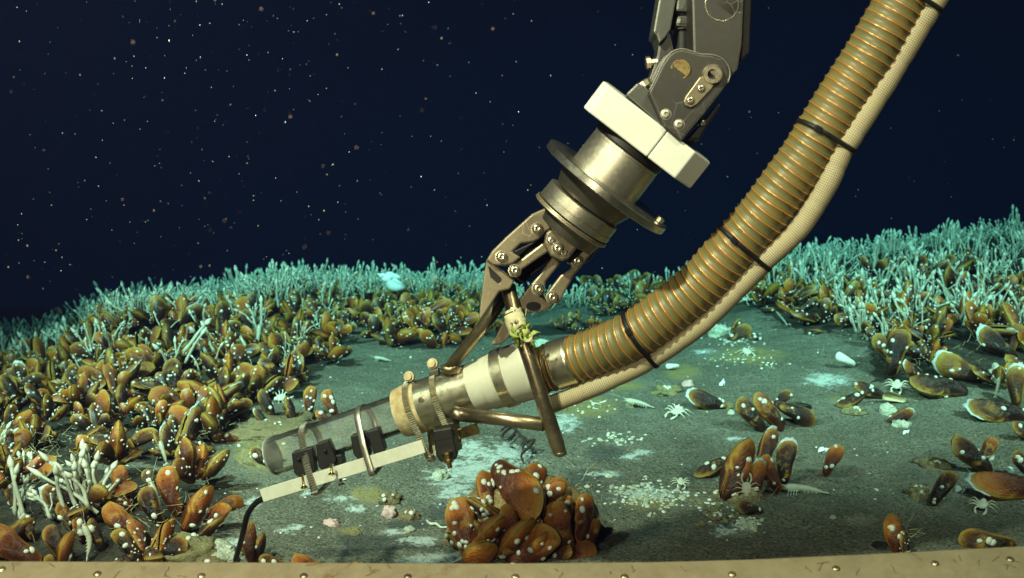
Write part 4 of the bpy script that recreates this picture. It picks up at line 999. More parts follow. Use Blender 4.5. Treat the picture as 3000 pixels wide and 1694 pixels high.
for a in [(2187, 1432, 84, 90, 0.9, 'cream white crab spread on the chestnut mussel of the right cluster', 2.22), (2878, 1478, 92, 262, 0.25, 'cream crab standing on the mud at lower right'), (2628, 1128, 84, 265, 0.3, 'white crab in front of the right bed beside the pitted stone'),
          (1985, 1205, 88, 250, 0.25, 'white crab on mud below the braided cable with a white pebble behind'), (2188, 1030, 58, 290, 0.4, 'small white crab on yellow crumbs right of the hose'), (1995, 1412, 66, 270, 0.25, 'cream crab on the heap of limpet shells'),
          (2195, 872, 100, 200, 0.3, 'large white crab half behind the braided cable on the ridge'), (106, 1152, 52, 300, 0.5, 'small pale crab on the mussels at the left edge'), (822, 1165, 68, 30, 0.5, 'pale crab at the tip of the left bed by bare mud')]:
    crab(*a)

def whelk_mesh():
    V, F = [], []; n = 14; steps = 84; turns = 4.2
    for i in range(steps + 1):
        u = i / steps; th = 2 * math.pi * turns * u; k = math.exp(-3.3 * (1 - u)); x = 1.0 - 1.05 * k; rad = 0.33 * k; off = 0.24 * k
        c = Vector((x, off * math.cos(th), off * math.sin(th))); er = Vector((0, math.cos(th), math.sin(th))); ex = Vector((1, 0, 0))
        st = 1.35 if u > 0.8 else 1.15
        for j in range(n):
            a = 2 * math.pi * j / n; V.append(c + er * (math.cos(a) * rad) + ex * (math.sin(a) * rad * st))
    for i in range(steps):
        for j in range(n):
            j2 = (j + 1) % n; F.append((i * n + j, i * n + j2, (i + 1) * n + j2, (i + 1) * n + j))
    F.append(tuple(range(n))); F.append(tuple(reversed([steps * n + j for j in range(n)])))
    return V, F
WG = whelk_mesh(); WHELK = mesh('spiral_shell', WG[0], WG[1], M['whelk'])
def snail(px, py, size, ang, lab, nm='snail', up=None):
    d = up or ddepth(hit(px, py + size * 0.3)); ca, sa = math.cos(R(ang)) * size / 2, math.sin(R(ang)) * size / 2
    B = mussel_frame(C(px - ca, py + sa, d), C(px + ca, py - sa, d), 20); e = bpy.data.objects.new(nm, None); e.empty_display_size = 0.02; COL.objects.link(e); e.matrix_world = B
    tag(e, lab, 'snail', 'sea snails'); link('spiral_shell', WHELK, e)
    f = ball((0.25, -0.22, 0.0), 0.25, 10, 6, (1.2, 0.35, 0.7)); link('foot', mesh('foot', f[0], f[1], M['whelk']), e)
snail(1136, 815, 68, 158, 'large white whelk sitting on the ridge left of the gripper', 'whelk', 4.75)
for a in [(2478, 1183, 22, 20, 'small white snail at the left end of the mussels by the pitted stone'), (2884, 1345, 30, 200, 'small white snail on the gaping mussel at right'), (2955, 1375, 28, 160, 'small white snail near the right edge above the long mussel'), (2822, 1432, 32, 30, 'white snail between the dark red mussel and the long orange one'),
          (2658, 1265, 18, 40, 'tiny round white snail on open mud below the pitted stone'), (2970, 1205, 30, 10, 'grey white snail on the dark mussel at the right edge'), (2418, 1318, 26, 20, 'bluish white snail on the worn golden mussel'), (1988, 1190, 16, 60, 'tiny white snail behind the crab below the braided cable'),
          (2770, 1396, 26, 120, 'white snail on top of the dark red mussel at lower right'), (2118, 1120, 22, 80, 'white snail on mud above the single lying mussel'), (660, 1222, 30, 60, 'white snail shell on the front of the left bed')]:
    snail(*a)

def worm(nm, pts, rpx, mat, lab, lift=0.004):
    P = []
    for x, y in pts:
        p = hit(x, y); P.append(p + Vector((0, 0, lift)))
    P = spline(P, 6); rr = rpx / FPX * ddepth(P[0]); base = hit(*pts[0])
    o = thing(nm, base, lab, 'worm'); part('worm_body', tube(P, [rr * (0.55 + 0.45 * math.sin(math.pi * min(0.9, 0.1 + i / len(P)))) for i in range(len(P))], 8), M[mat], o)
worm('coiled_worm', [(1466, 1296), (1488, 1280), (1512, 1290), (1492, 1318), (1470, 1312), (1500, 1284), (1528, 1312), (1548, 1340), (1565, 1322), (1540, 1330), (1532, 1352), (1552, 1345), (1528, 1366), (1534, 1392)], 4.5, 'worm', 'dark coiled worm on the pale mud under the sampler', 0.03)
worm('tube_worm', [(2274, 922), (2290, 940), (2306, 962)], 3.0, 'flesh', 'thin pale worm tube on the mud right of the hose', 0.012)
worm('tube_worm', [(1250, 1530), (1262, 1540), (1278, 1540), (1292, 1550), (1310, 1550)], 4.5, 'flesh', 'knobbly cream worm tube left of the centre cluster', 0.004)
for px, py, qx, qy, roll, mt, lab in [(2505, 1080, 2450, 1036, 10, 'limpet', 'empty white shell on the mud left of the right bed'), (2330, 1195, 2378, 1200, 10, 'black', 'black empty shell beside the small group on the right mud'), (2655, 1185, 2585, 1160, 150, 'gasket', 'open amber half shell under the crab by the right bed'), (1990, 1082, 1950, 1072, 10, 'limpet', 'pale shell sliver below the braided cable')]:
    u = hit(px, py); B = mussel_frame(u + Vector((0, 0, 0.012)), C(qx, qy, ddepth(u)), roll)
    a = VAR[0][1].copy(); a.materials.clear(); a.materials.append(M[mt]); a.name = 'empty_shell'
    tag(link('empty_shell', a, None, B), lab, 'shell', 'empty shells')

# fine bristles (hydroids and byssus threads) round the near shells
r = random.Random(31); V, F = [], []
for (px, py, rx, ry, n) in [(1500, 1560, 150, 80, 170), (1700, 1500, 60, 70, 70), (420, 1520, 280, 90, 190), (150, 1340, 160, 60, 120), (600, 1300, 90, 40, 50), (2190, 1420, 110, 60, 60), (2640, 1590, 40, 30, 40), (2700, 1060, 200, 60, 90), (450, 1230, 300, 80, 140), (2880, 1370, 60, 40, 30)]:
    for _ in range(n):
        p = hit(px + r.gauss(0, rx * 0.5), min(1665, py + r.gauss(0, ry * 0.5))) + Vector((0, -r.uniform(0, 0.03), r.uniform(0.0, 0.06))); l = r.uniform(0.01, 0.03)
        q = Vector((r.uniform(-1, 1), r.uniform(-1, 0.3), r.uniform(0, 1.2))) * l; k = Vector((r.uniform(-1, 1), r.uniform(-1, 1), 0)) * l * 0.3
        g = tube([p, p + q * 0.5 + k * 0.5, p + q], [0.0006, 0.0005, 0.0003], 3, False); n0 = len(V); V += g[0]; F += [tuple(n0 + i for i in f) for f in g[1]]
o = link('byssus_threads', mesh('byssus_threads', V, F, M['gasket'])); tag(o, 'fine bristles and threads between the near shells', 'threads', kind='stuff')

# ================================================================== vehicle tray along the bottom of the frame
far_py = [(-200, 1644), (600, 1648), (1400, 1652), (1900, 1648), (2200, 1640), (2600, 1622), (3200, 1590)]; near_py = [(-200, 1800), (1500, 1800), (2450, 1712), (3200, 1668)]
def lin(T, x):
    for (a, b), (c, d) in zip(T, T[1:]):
        if x <= c: return b + (d - b) * (x - a) / (c - a)
    return T[-1][1]
tray = thing('equipment_tray', C(1500, 1690, 1.30), 'beige painted tray edge with bolts along the bottom', 'tray')
V, F = [], []; cols = list(range(-190, 3200, 70))
for px in cols:
    fp, npy = lin(far_py, px), lin(near_py, px)
    a = C(px, fp, 1.34); b = C(px, npy, 1.345 - (npy - fp) * 0.0006)
    a2 = a + Vector((0, 0.004, 0.0)); V += [a + Vector((0, 0.006, -0.05)), a + Vector((0, 0.004, -0.004)), a, b, b + Vector((0, -0.004, -0.006)), b + Vector((0, -0.004, -0.06))]
for i in range(len(cols) - 1):
    for k in range(5): F.append((i * 6 + k, i * 6 + k + 1, i * 6 + 7 + k, i * 6 + 6 + k))
part('tray_panel', (V, F), M['tray'], tray, auto=50)
def lerp_tray(px, py):
    fp, npy = lin(far_py, px), lin(near_py, px); t = (py - fp) / (npy - fp); A = C(px, fp, 1.34); B = C(px, npy, 1.345 - (npy - fp) * 0.0006); return A + (B - A) * t
for px, py in [(5, 1670), (285, 1684), (590, 1690), (890, 1690), (1195, 1692), (1510, 1692), (1830, 1692), (2145, 1684), (2450, 1667), (2740, 1652), (2960, 1640)]:
    p = lerp_tray(px, py); nrm = Vector((0, -0.35, 0.94)); rr = 0.0050
    part('bolt', lathe(p - nrm * 0.001, p + nrm, [(0, rr), (0.0012, rr), (0.0024, rr * 0.8), (0.0030, rr * 0.45), (0.0031, 0.0)], 14), M['rod'], tray)
r = random.Random(12); V, F = [], []
for _ in range(34):
    px = r.uniform(0, 3000); py = lin(far_py, px) + r.uniform(4, 60); a = r.uniform(0, 3.14); L = r.uniform(15, 60); pts = []
    for k in range(5):
        q = (px + math.cos(a) * L * (k / 4 - .5) + r.uniform(-4, 4), py + math.sin(a) * L * 0.6 * (k / 4 - .5) + r.uniform(-2, 2))
        pts.append(lerp_tray(q[0], max(q[1], lin(far_py, q[0]) + 2)) + Vector((0, 0, 0.0006)))
    g = tube(pts, 0.00045, 4, False); n0 = len(V); V += g[0]; F += [tuple(n0 + i for i in f) for f in g[1]]
o = link('filaments', mesh('filaments', [v - tray.location for v in V], F, M['hair']), tray); o['kind'] = 'stuff'

# ================================================================== manipulator arm
Z1, Z2, Z3, Z4, Z5 = zt(1600, 0, .2886), zt(1550, 220, .371), zt(1350, 560, .2749), zt(1150, 900, .3436), zt(650, 1100, .3848)
Z6, Z7 = zt(1550, 600, .4124), zt(2100, 0, .55)
def one(Z, x, y): return Z([(x, y)])[0]
arm = thing('manipulator_arm', C(1900, -60, 1.62), 'dark metal robot arm reaching down with white collar block, steel wrist and gripper', 'robot arm')
def bolt(px, py, d, rpx, parent, name='bolt', mat='bolt', h=0.62, socket=True):
    p = C(px, py, d); rr = rpx / FPX * d; hh = rr * h
    prof = [(0, rr * 1.18), (hh * 0.12, rr * 1.18), (hh * 0.13, rr), (hh * 0.5, rr * 0.98), (hh * 0.85, rr * 0.80), (hh, rr * 0.56)]
    if socket: prof += [(hh, rr * 0.40), (hh * 0.45, rr * 0.38), (hh * 0.40, 0.0)]
    else: prof += [(hh * 1.02, 0.0)]
    return part(name, lathe(p, p - FWD, prof, 20), M[mat], parent, auto=40)
# forearm
fa = part('forearm', plate(Z1([(1480, -120), (2012, -120), (1985, 450), (1945, 700), (1880, 770), (1700, 800), (1500, 640), (1490, 300)]), 1.585, 0.10), M['arm'], arm, False, 0.003)
part('forearm_spine', plate(Z1([(2000, -120), (2092, -120), (2066, 540), (1968, 640)]), 1.60, 0.085), M['block'], fa, False, 0.003)
part('cover_plate', lathe(C(*one(Z1, 1785, 45), 1.5855), C(*one(Z1, 1785, 45), 1.5), [(0, 0.0235), (0.0016, 0.0235), (0.0018, 0.0228), (0.0018, 0.0)], 40), M['arm'], fa, auto=30)
part('cover_rim', tube([C(*one(Z1, 1785, 45), 1.5845) + (RIGHT * math.cos(a * 0.1571) + UP * math.sin(a * 0.1571)) * 0.0238 for a in range(41)], 0.0006, 6), M['polished'], fa)
part('side_plate', plate(Z1([(1165, -120), (1350, -120), (1320, 0), (1262, 300), (1205, 385), (1150, 440), (1122, 345), (1088, 332), (1110, 200)]), 1.63, 0.06), M['arm_pale'], arm, False, 0.003)
part('side_arm', plate(Z1([(1120, 360), (1260, 330), (1300, 520), (1160, 760), (1090, 880), (1000, 880), (1060, 760), (1125, 560), (1140, 450)]), 1.645, 0.05), M['arm'], arm, False, 0.004)
ram = part('hydraulic_ram', lathe(C(*one(Z1, 1400, 20), 1.66), C(*one(Z1, 1390, 560), 1.66), [(0, 0.017), (0.035, 0.017), (0.036, 0.019), (0.045, 0.019), (0.046, 0.0145), (0.15, 0.0145)], 24), M['black'], arm, auto=40)
part('ram_head', plate(Z1([(1330, -60), (1475, -60), (1470, 120), (1320, 110)]), 1.635, 0.05), M['arm_pale'], ram, False, 0.003)
part('ram_nut', plate(Z1([(1330, 150), (1470, 160), (1478, 275), (1310, 270)]), 1.638, 0.05), M['arm_pale'], ram, False, 0.006)
# wrist bracket
def ring_cut(outline_pts, cx, cy, rr_, n=28):
    return outline_pts
bp = [(1040, 935), (1110, 800), (1180, 650), (1250, 552), (1310, 512), (1385, 498), (1470, 518), (1560, 548), (1690, 558), (1780, 592), (1845, 665), (1868, 755), (1845, 840), (1760, 960), (1600, 1165), (1430, 1365), (1370, 1440), (1200, 1290), (1150, 1180)]
br = part('wrist_bracket', plate(Z1(bp), 1.575, 0.022), M['arm'], arm, False, 0.0035, 3)
part('bracket_rim', tube(spline([C(*q, 1.576) for q in Z1(bp[:13])], 4), 0.0011, 6), M['arm_pale'], br)
part('rear_cheek', plate(Z1([(x - 55, y + 20) for x, y in bp]), 1.635, 0.022), M['arm'], arm, False, 0.0035)
part('bracket_core', plate(Z1([(1080, 940), (1180, 860), (1560, 900), (1640, 1060), (1560, 1240), (1380, 1400), (1180, 1260)]), 1.597, 0.04), M['steel_dark'], arm, False, 0.003)
part('bracket_foot', plate(Z1([(810, 955), (930, 838), (1010, 870), (1050, 940), (1160, 1180), (1230, 1310), (1150, 1260), (950, 1080)]), 1.60, 0.08), M['arm_pale'], arm, False, 0.003)
part('bracket_tail', plate(Z1([(1600, 1230), (1760, 1040), (1780, 1080), (1640, 1280), (1560, 1420), (1420, 1420)]), 1.60, 0.06), M['block'], arm, False, 0.003)
hx, hy = one(Z1, 1362, 705)
part('bracket_hole', lathe(C(hx, hy, 1.5745), C(hx, hy, 1.57), [(0, 0.0140), (0.0012, 0.0140), (0.0012, 0.0122), (-0.012, 0.0118), (-0.012, 0.0)], 28), M['brass'], br, auto=40)
px, py = one(Z1, 1690, 755)
bu = part('bushing', lathe(C(px, py, 1.575), C(px, py, 1.5), [(0, 0.0148), (0.006, 0.0148), (0.009, 0.0125), (0.009, 0.0072), (-0.004, 0.0068), (-0.004, 0.0)], 32), M['bolt'], br, auto=40)
lp = []
for k in range(9): a = R(215 - k * 22.5 + 0); lp.append((1462 + 68 * math.cos(R(40 + k * 22.5)), 1028 + 68 * math.sin(R(40 + k * 22.5))))
lp = [(1462 + 66 * math.cos(R(50 + k * 22.5)), 1030 + 66 * math.sin(R(50 + k * 22.5))) for k in range(9)] + [(1580, 760), (1700, 860)]
lk = part('lock_plate', plate(Z1([(1415, 985), (1560, 785), (1610, 770), (1700, 870), (1680, 900), (1530, 1060), (1470, 1092), (1415, 1070), (1398, 1030)]), 1.571, 0.006), M['jaw'], br, False, 0.0012)
for x, y in ((1575, 900), (1465, 1022)): q = one(Z1, x, y); bolt(q[0], q[1], 1.571, 11.5, lk, 'screw', 'bolt', 0.5)
for x, y in ((1215, 1160), (1350, 1265)): q = one(Z1, x, y); bolt(q[0], q[1], 1.575, 14, br, 'screw', 'steel', 0.35)
q = one(Z1, 1088, 630); part('side_bolt', lathe(C(q[0] + 12, q[1], 1.65), C(q[0] - 12, q[1] + 3, 1.65), [(0, 0.006), (0.010, 0.006), (0.011, 0.010), (0.017, 0.010), (0.018, 0.006)], 8), M['bolt'], arm, auto=30)
q = one(Z1, 980, 855); part('side_bolt', lathe(C(q[0] + 6, q[1] + 10, 1.62), C(q[0] - 6, q[1] - 10, 1.62), [(0, 0.013), (0.008, 0.013), (0.010, 0.010)], 10), M['bolt'], arm, auto=30)
q = one(Z1, 1585, 1245); bolt(q[0], q[1], 1.598, 8, arm, 'screw', 'bolt')
# the wrist, a stack of turned pieces about one axis
A0 = C(1838, 442, 1.660); A1 = C(1838 - 0.61 * 300, 442 + 0.79 * 300, 1.694); WT = (A1 - A0).normalized(); KP = 1.68 / FPX
E2 = (FWD - WT * FWD.dot(WT)).normalized(); E1 = WT.cross(E2)
if E1.dot(RIGHT) < 0: E1 = -E1
def W_(s, c=0.0, e=0.0): return A0 + WT * (s * KP) + E1 * (c * KP) + E2 * (e * KP)
blk = None
for c0, c1, poly in ((0, 1, [(-152, -125), (52, -125), (52, 120), (-152, 120), (-172, 60), (-172, -95)]), (1, 2, [(54.5, -125), (150, -125), (206, -52), (206, 90), (160, 120), (54.5, 120)])):
    part('collar_block', prism([(a * KP, b * KP) for a, b in poly], W_(-118), E1, E2, WT, 92 * KP), M['white'], arm, False, 0.0022, 2)
part('wrist_seal', lathe(W_(-40), W_(60), [(0, 90 * KP), (18 * KP, 112 * KP), (34 * KP, 114 * KP), (40 * KP, 108 * KP)], 48), M['block'], arm, auto=40)
wc = part('wrist_housing', lathe(W_(-2), W_(130), [(0, 106 * KP), (3 * KP, 111 * KP), (8 * KP, 111 * KP), (9 * KP, 109.5 * KP), (12 * KP, 109.5 * KP), (13 * KP, 111 * KP), (118 * KP, 112 * KP), (121 * KP, 108 * KP)], 64), M['steel'], arm, auto=30)
fl = part('wrist_flange', lathe(W_(106, 16), W_(160, 16), [(0, 100 * KP), (0.1 * KP, 209 * KP), (2.5 * KP, 212 * KP), (22 * KP, 212 * KP), (24 * KP, 209 * KP), (24.1 * KP, 100 * KP)], 72), M['flange'], arm, auto=30)
part('flange_bolt', lathe(W_(104, 196, -40), W_(80, 196, -40), [(0, 0.006), (0.007, 0.006), (0.008, 0.004)], 8), M['bolt'], fl, auto=30)
part('wrist_neck', lathe(W_(130), W_(220), [(0, 128 * KP), (20 * KP, 124 * KP), (50 * KP, 112 * KP), (60 * KP, 108 * KP)], 48), M['steel_dark'], arm, auto=40)
part('wrist_collar', lathe(W_(196, -4), W_(260, -4), [(0, 112 * KP), (2 * KP, 120 * KP), (30 * KP, 121 * KP), (31 * KP, 119 * KP), (34 * KP, 119 * KP), (35 * KP, 122 * KP), (52 * KP, 122 * KP), (54 * KP, 116 * KP)], 64), M['steel'], arm, auto=30)
part('wrist_ring', lathe(W_(252, -6), W_(300, -6), [(0, 100 * KP), (1 * KP, 126 * KP), (10 * KP, 128 * KP), (14 * KP, 122 * KP), (15 * KP, 60 * KP)], 64), M['jaw'], arm, auto=30)
part('gripper_hub', lathe(W_(262, 10), W_(330, 10), [(0, 98 * KP), (40 * KP, 92 * KP), (46 * KP, 70 * KP)], 40), M['steel_dark'], arm, auto=40)
# gripper: parallel links and two jaws
D0 = 1.702
ga = part('gripper_link', plate(Z3([(905, 175), (760, 240), (480, 490), (330, 640), (272, 738), (340, 790), (470, 800), (560, 770), (640, 705), (548, 648), (640, 560), (770, 545), (835, 510), (905, 430), (1010, 372), (965, 260)]), D0, 0.030), M['jaw'], arm, False, 0.003, 3)
gb = part('gripper_link', plate(Z3([(548, 800), (878, 548), (940, 640), (650, 835), (610, 910), (520, 880)]), D0 + 0.008, 0.022), M['jaw'], arm, False, 0.003)
gc = part('gripper_block', plate(Z3([(1045, 345), (1275, 560), (1150, 720), (1080, 745), (960, 690), (885, 560), (910, 440)]), D0 - 0.012, 0.05), M['jaw'], arm, False, 0.004, 3)
gd_ = part('gripper_link', plate(Z3([(985, 690), (1065, 765), (905, 965), (890, 1110), (780, 1095), (745, 1000), (830, 900)]), D0 + 0.03, 0.024), M['jaw'], arm, False, 0.003)
ge = part('gripper_link', plate(Z3([(1170, 700), (1360, 600), (1400, 660), (1300, 790), (1215, 890), (1115, 1065), (1050, 1200), (920, 1190), (900, 1110), (1060, 900), (1180, 820)]), D0 + 0.026, 0.026), M['jaw'], arm, False, 0.003)
part('gripper_link', plate(Z3([(1040, 640), (1130, 700), (760, 1120), (640, 1180), (700, 1040)]), D0 + 0.07, 0.02), M['steel_dark'], arm, False, 0.002)
part('gripper_web', plate(Z3([(1240, 560), (1480, 600), (1360, 760), (1240, 800), (1130, 760)]), D0 + 0.04, 0.04), M['steel_dark'], arm, False, 0.003)
part('gripper_web', plate(Z3([(820, 520), (1000, 420), (1100, 600), (1000, 720), (640, 1000), (560, 960), (600, 760), (560, 640)]), D0 + 0.06, 0.02), M['block'], arm, False, 0.002)
ja = part('gripper_jaw', plate(Z3([(270, 738), (352, 772), (575, 955), (520, 1045), (410, 1072), (280, 1270), (215, 1370), (190, 1345), (200, 1290), (215, 1140), (245, 900)]), D0 + 0.012, 0.045), M['jaw'], arm, False, 0.003, 3)
part('jaw_recess', plate(Z3([(290, 790), (352, 850), (436, 930), (432, 965), (392, 985), (315, 915)]), D0 + 0.0112, 0.004), M['block'], ja, False, 0.0006)
part('jaw_edge', tube([C(*q, D0 + 0.011) for q in Z3([(272, 742), (350, 776), (572, 955)])], 0.0012, 6), M['jaw'], ja)
jb = part('gripper_jaw', plate(Z3([(740, 1000), (830, 960), (900, 1150), (1010, 1190), (960, 1255), (760, 1300), (690, 1310), (560, 1500), (440, 1640), (320, 1640), (480, 1330), (560, 1180), (640, 1130)]), D0 + 0.062, 0.04), M['jaw'], arm, False, 0.003, 3)
part('jaw_recess', plate(Z3([(775 + 80 * math.cos(R(a)), 1228 + 48 * math.sin(R(a))) for a in range(0, 360, 20)]), D0 + 0.0612, 0.003), M['block'], jb, False)
for (x, y, par, dd) in ((815, 402, ga, 0), (435, 702, ga, 0), (575, 848, gb, 0.008), (1035, 612, gc, -0.012), (1240, 742, ge, 0.026), (825, 1042, gd_, 0.03), (975, 1132, ge, 0.026)):
    q = one(Z3, x, y); bolt(q[0], q[1], D0 + dd, 16.5, par, 'bolt', 'bolt', 0.95)
for (x, y) in ((965, 530), (1098, 662)):
    q = one(Z3, x, y); bolt(q[0], q[1], D0 - 0.012, 12, gc, 'socket_screw', 'bolt', 0.4)

# ================================================================== suction sampler held by the gripper
smp = thing('suction_sampler', C(1389, 1137, 1.84), 'suction sampler with clear tube, steel collar, white sleeve and bent steel handle', 'sampler')
S0, S1 = C(798, 1338, 1.93), C(1389, 1137, 1.84); ST = (S1 - S0).normalized(); SL = (S1 - S0).length
e2 = (FWD - ST * FWD.dot(ST)).normalized(); e1 = ST.cross(e2)
if e1.dot(UP) > 0: e1 = -e1
def SX(px): return S0 + ST * (SL * (px - 798) / 591.0)
KS = 1.88 / FPX
tb = [(0, 56 * KS), (0, 56 * KS)]
tl = (SX(1215) - SX(800)).length
ct = part('clear_tube', lathe(SX(800), SX(1215), [(0, 53.5 * KS), (0, 56.5 * KS), (0.001, 57 * KS), (tl, 57 * KS), (tl, 53.5 * KS), (tl - 0.001, 53 * KS), (0.001, 53 * KS)], 48), M['clear'], smp, auto=40)
part('tube_rim', lathe(SX(798), SX(806), [(0, 53.5 * KS), (0, 57.5 * KS), (0.0016, 57.8 * KS), (0.0017, 53.2 * KS)], 48), M['rim'], ct)
part('gasket', lathe(SX(1180), SX(1250), [(0, 60 * KS), (2 * KS, 72 * KS), (30 * KS, 76 * KS), (75 * KS, 77 * KS), (76 * KS, 60 * KS)], 48), M['gasket'], smp, auto=40)
cl_ = (SX(1392) - SX(1232)).length
col_ = part('steel_collar', lathe(SX(1232), SX(1392), [(0, 70 * KS), (0.0005, 75 * KS), (cl_, 73 * KS), (cl_ + 0.0005, 68 * KS)], 64), M['polished'], smp, auto=40)
sl = lambda a, b: (SX(b) - SX(a)).length
part('white_sleeve', lathe(SX(1385), SX(1560), [(0, 69 * KS), (0.0008, 73 * KS), (sl(1385, 1428), 74 * KS), (sl(1385, 1429), 78 * KS), (sl(1385, 1458), 80 * KS), (sl(1385, 1460), 82 * KS), (sl(1385, 1500), 84 * KS), (sl(1385, 1556), 87 * KS), (sl(1385, 1560), 80 * KS)], 64), M['cream'], smp, auto=30)
part('sleeve_band', lathe(SX(1461), SX(1492), [(0, 80 * KS), (0.0005, 86 * KS), (sl(1461, 1488), 87.5 * KS), (sl(1461, 1490), 82 * KS)], 64), M['polished'], smp, auto=30)
for x, s in ((1268, -20), (1300, 30)):
    o = SX(x) - e2 * (73 * KS) * 0.97 + e1 * (s * KS); 
    if x == 1268: part('collar_rivet', lathe(o, o - e2, [(-0.002, 0.006), (0.0012, 0.006), (0.0016, 0.004)], 10), M['bolt'], col_, auto=30)
# measuring bar, clamp blocks and screws
ba, bb = C(768, 1452, 1.885), C(1242, 1307, 1.825); bt = (bb - ba).normalized(); bl = (bb - ba).length; bd_ = (e1 - bt * e1.dot(bt)).normalized(); be = bt.cross(bd_)
if be.dot(FWD) < 0: be = -be
bar = part('measuring_bar', prism([(-19 * KS, -0.003), (19 * KS, -0.003), (19 * KS, 0.003), (-19 * KS, 0.003)], ba, bd_, be, bt, bl), M['bar'], smp, False, 0.0006)
b2 = C(1345, 1272, 1.83); part('bar_tail', prism([(-15 * KS, -0.004), (15 * KS, -0.004), (15 * KS, 0.004), (-15 * KS, 0.004)], b2, bd_, be, bt, 60 * KS), M['brass'], smp, False, 0.001)
for poly, dd, th in (([(528, 590), (690, 545), (712, 740), (590, 782), (548, 745)], -0.036, 0.03), ([(712, 525), (812, 490), (872, 640), (862, 668), (760, 722), (735, 700)], -0.036, 0.03), ([(860, 610), (915, 600), (930, 680), (850, 700)], -0.02, 0.03), ([(978, 462), (1085, 432), (1130, 610), (1040, 648), (1000, 600)], -0.036, 0.035), ([(1100, 430), (1192, 400), (1245, 572), (1160, 612)], -0.036, 0.035)):
    q = Z5(poly); d = 1.905 + dd - (q[0][0] - 860) * 0.00012; b = part('clamp_block', plate(q, d, th), M['block'], smp, False, 0.002)
for x, y in ((585, 640), (785, 575)):
    q = one(Z5, x, y); d = 1.867 - (q[0] - 860) * 0.00012; part('block_hole', lathe(C(q[0], q[1], d + 0.0016), C(q[0], q[1], d), [(0, 0.0032), (0.001, 0.0032), (0.001, 0.0)], 12), M['black'], smp)
for x0, y0, x1, y1, bk in ((612, 755, 628, 858, 0), (832, 672, 838, 755, 0), (690, 830, 704, 905, 1), (898, 770, 912, 832, 1)):
    a = C(*one(Z5, x0, y0), 1.838 + bk * 0.06); b = C(*one(Z5, x1, y1), 1.838 + bk * 0.06); L = (b - a).length
    part('clamp_screw', lathe(a, b, [(0, 0.0022), (L * 0.70, 0.0022), (L * 0.80, 0.0030), (L * 0.9, 0.0060), (L, 0.0062), (L + 0.001, 0.003)], 12), M['brass'] if not bk else M['steel_dark'], smp, auto=40)
# hose clamps pulled round tube and bar
def clamp(px, circles, width, teeth, mat, screw=None, n=200):
    o = SX(px); c = part('hose_clamp', strap(o, ST, e1, e2, circles, width, 0.0022, n, teeth), M[mat], smp, smooth=not teeth)
    if screw:
        d = ddepth(o) - 0.012; p = C(screw[0], screw[1], d); q = C(screw[0] + 4, screw[1] + 34, d)
        part('clamp_housing', prism([(-0.009, -0.006), (0.009, -0.006), (0.009, 0.006), (-0.009, 0.006)], q, ST, e2, (p - q).normalized(), 0.011), M['steel_dark'], c, False, 0.0015)
        part('clamp_bolt', lathe(p + e2 * 0.004, p - e2 * 0.02 - e1 * 0.006, [(0, 0.0085), (0.006, 0.0095), (0.009, 0.0095), (0.0092, 0.0068), (0.014, 0.0066), (0.0142, 0.0)], 10), M['gasket'], c, auto=30)
    return c
rb = 77 * KS
clamp(1228, [(0, 0, rb), (0.078, -0.018, 0.012)], 20 * KS, 0.9, 'polished', (1201, 1106))
clamp(1303, [(0, 0, 75.5 * KS), (0.074, -0.016, 0.012)], 20 * KS, 0.9, 'polished', (1270, 1068))
clamp(918, [(0, 0, 58 * KS), (0.030, -0.040, 0.006), (0.074, -0.046, 0.006), (0.066, 0.02, 0.006)], 22 * KS, 0.9, 'steel', None, 160)
clamp(1082, [(0, 0, 58 * KS), (0.030, -0.040, 0.006), (0.074, -0.046, 0.006), (0.064, 0.02, 0.006)], 20 * KS, 0.0, 'steel', None, 96)
# black bolt block under the collar
nb = part('bolt_block', plate(Z4([(338, 1050), (508, 1022), (552, 1262), (548, 1290), (512, 1312), (408, 1324), (372, 1268)]), 1.775, 0.05), M['block'], smp, False, 0.003)
part('block_groove', plate(Z4([(346, 1142), (520, 1100), (521, 1106), (347, 1148)]), 1.7744, 0.003), M['black'], nb, False)
a, b = C(*one(Z4, 462, 1235), 1.772), C(*one(Z4, 492, 1372), 1.772)
part('block_screw', lathe(a, b, [(0, 0.009), (0.003, 0.0092), (0.0035, 0.006), (0.012, 0.006), (0.0125, 0.0085), (0.017, 0.0085), (0.018, 0.0042), ((b - a).length, 0.0040)], 10), M['brass'], nb, auto=30)
# handle: one bent rod in front of the hose, two struts to the collar
KH = 1.76 / FPX
h1 = spline([C(1488, 838, 1.765), C(1503, 905, 1.755), C(1517, 965, 1.742), C(1541, 1020, 1.728), C(1592, 1180, 1.722), C(1640, 1326, 1.735)], 6)
hd = part('handle_rod', tube(h1, [22 * KH] * (len(h1) - 1) + [19 * KH], 20), M['rod'], smp, auto=60)
part('rod_end', ball(h1[-1], 21 * KH, 16, 10, (1, 1, 0.6)), M['rod'], hd)
part('handle_strut', tube([C(1490, 846, 1.785), C(1440, 925, 1.795), C(1314, 1082, 1.82)], 19 * KH, 18), M['rod'], smp)
part('handle_strut', tube([C(1338, 1214, 1.795), C(1460, 1226, 1.765), C(1592, 1244, 1.728)], [21 * KH, 20 * KH, 20 * KH], 18), M['rod'], smp)
w1 = C(1345, 1212, 1.79); part('weld_bead', ball(w1, 0.0135, 12, 8, (1.2, 1, 0.9), 4.0, 0.3), M['rod'], smp)
part('weld_bead', ball(C(1320, 1080, 1.82), 0.013, 12, 8, (1.5, 1, 0.7), 9.0, 0.3), M['rod'], smp)
part('sensor_wire', tube(spline([C(782, 1458, 1.89), C(752, 1472, 1.90), C(726, 1506, 1.92), C(714, 1552, 1.95), C(702, 1600, 2.02), C(690, 1640, 2.08)], 6), 8.5 / FPX * 1.9, 10), M['black'], smp)

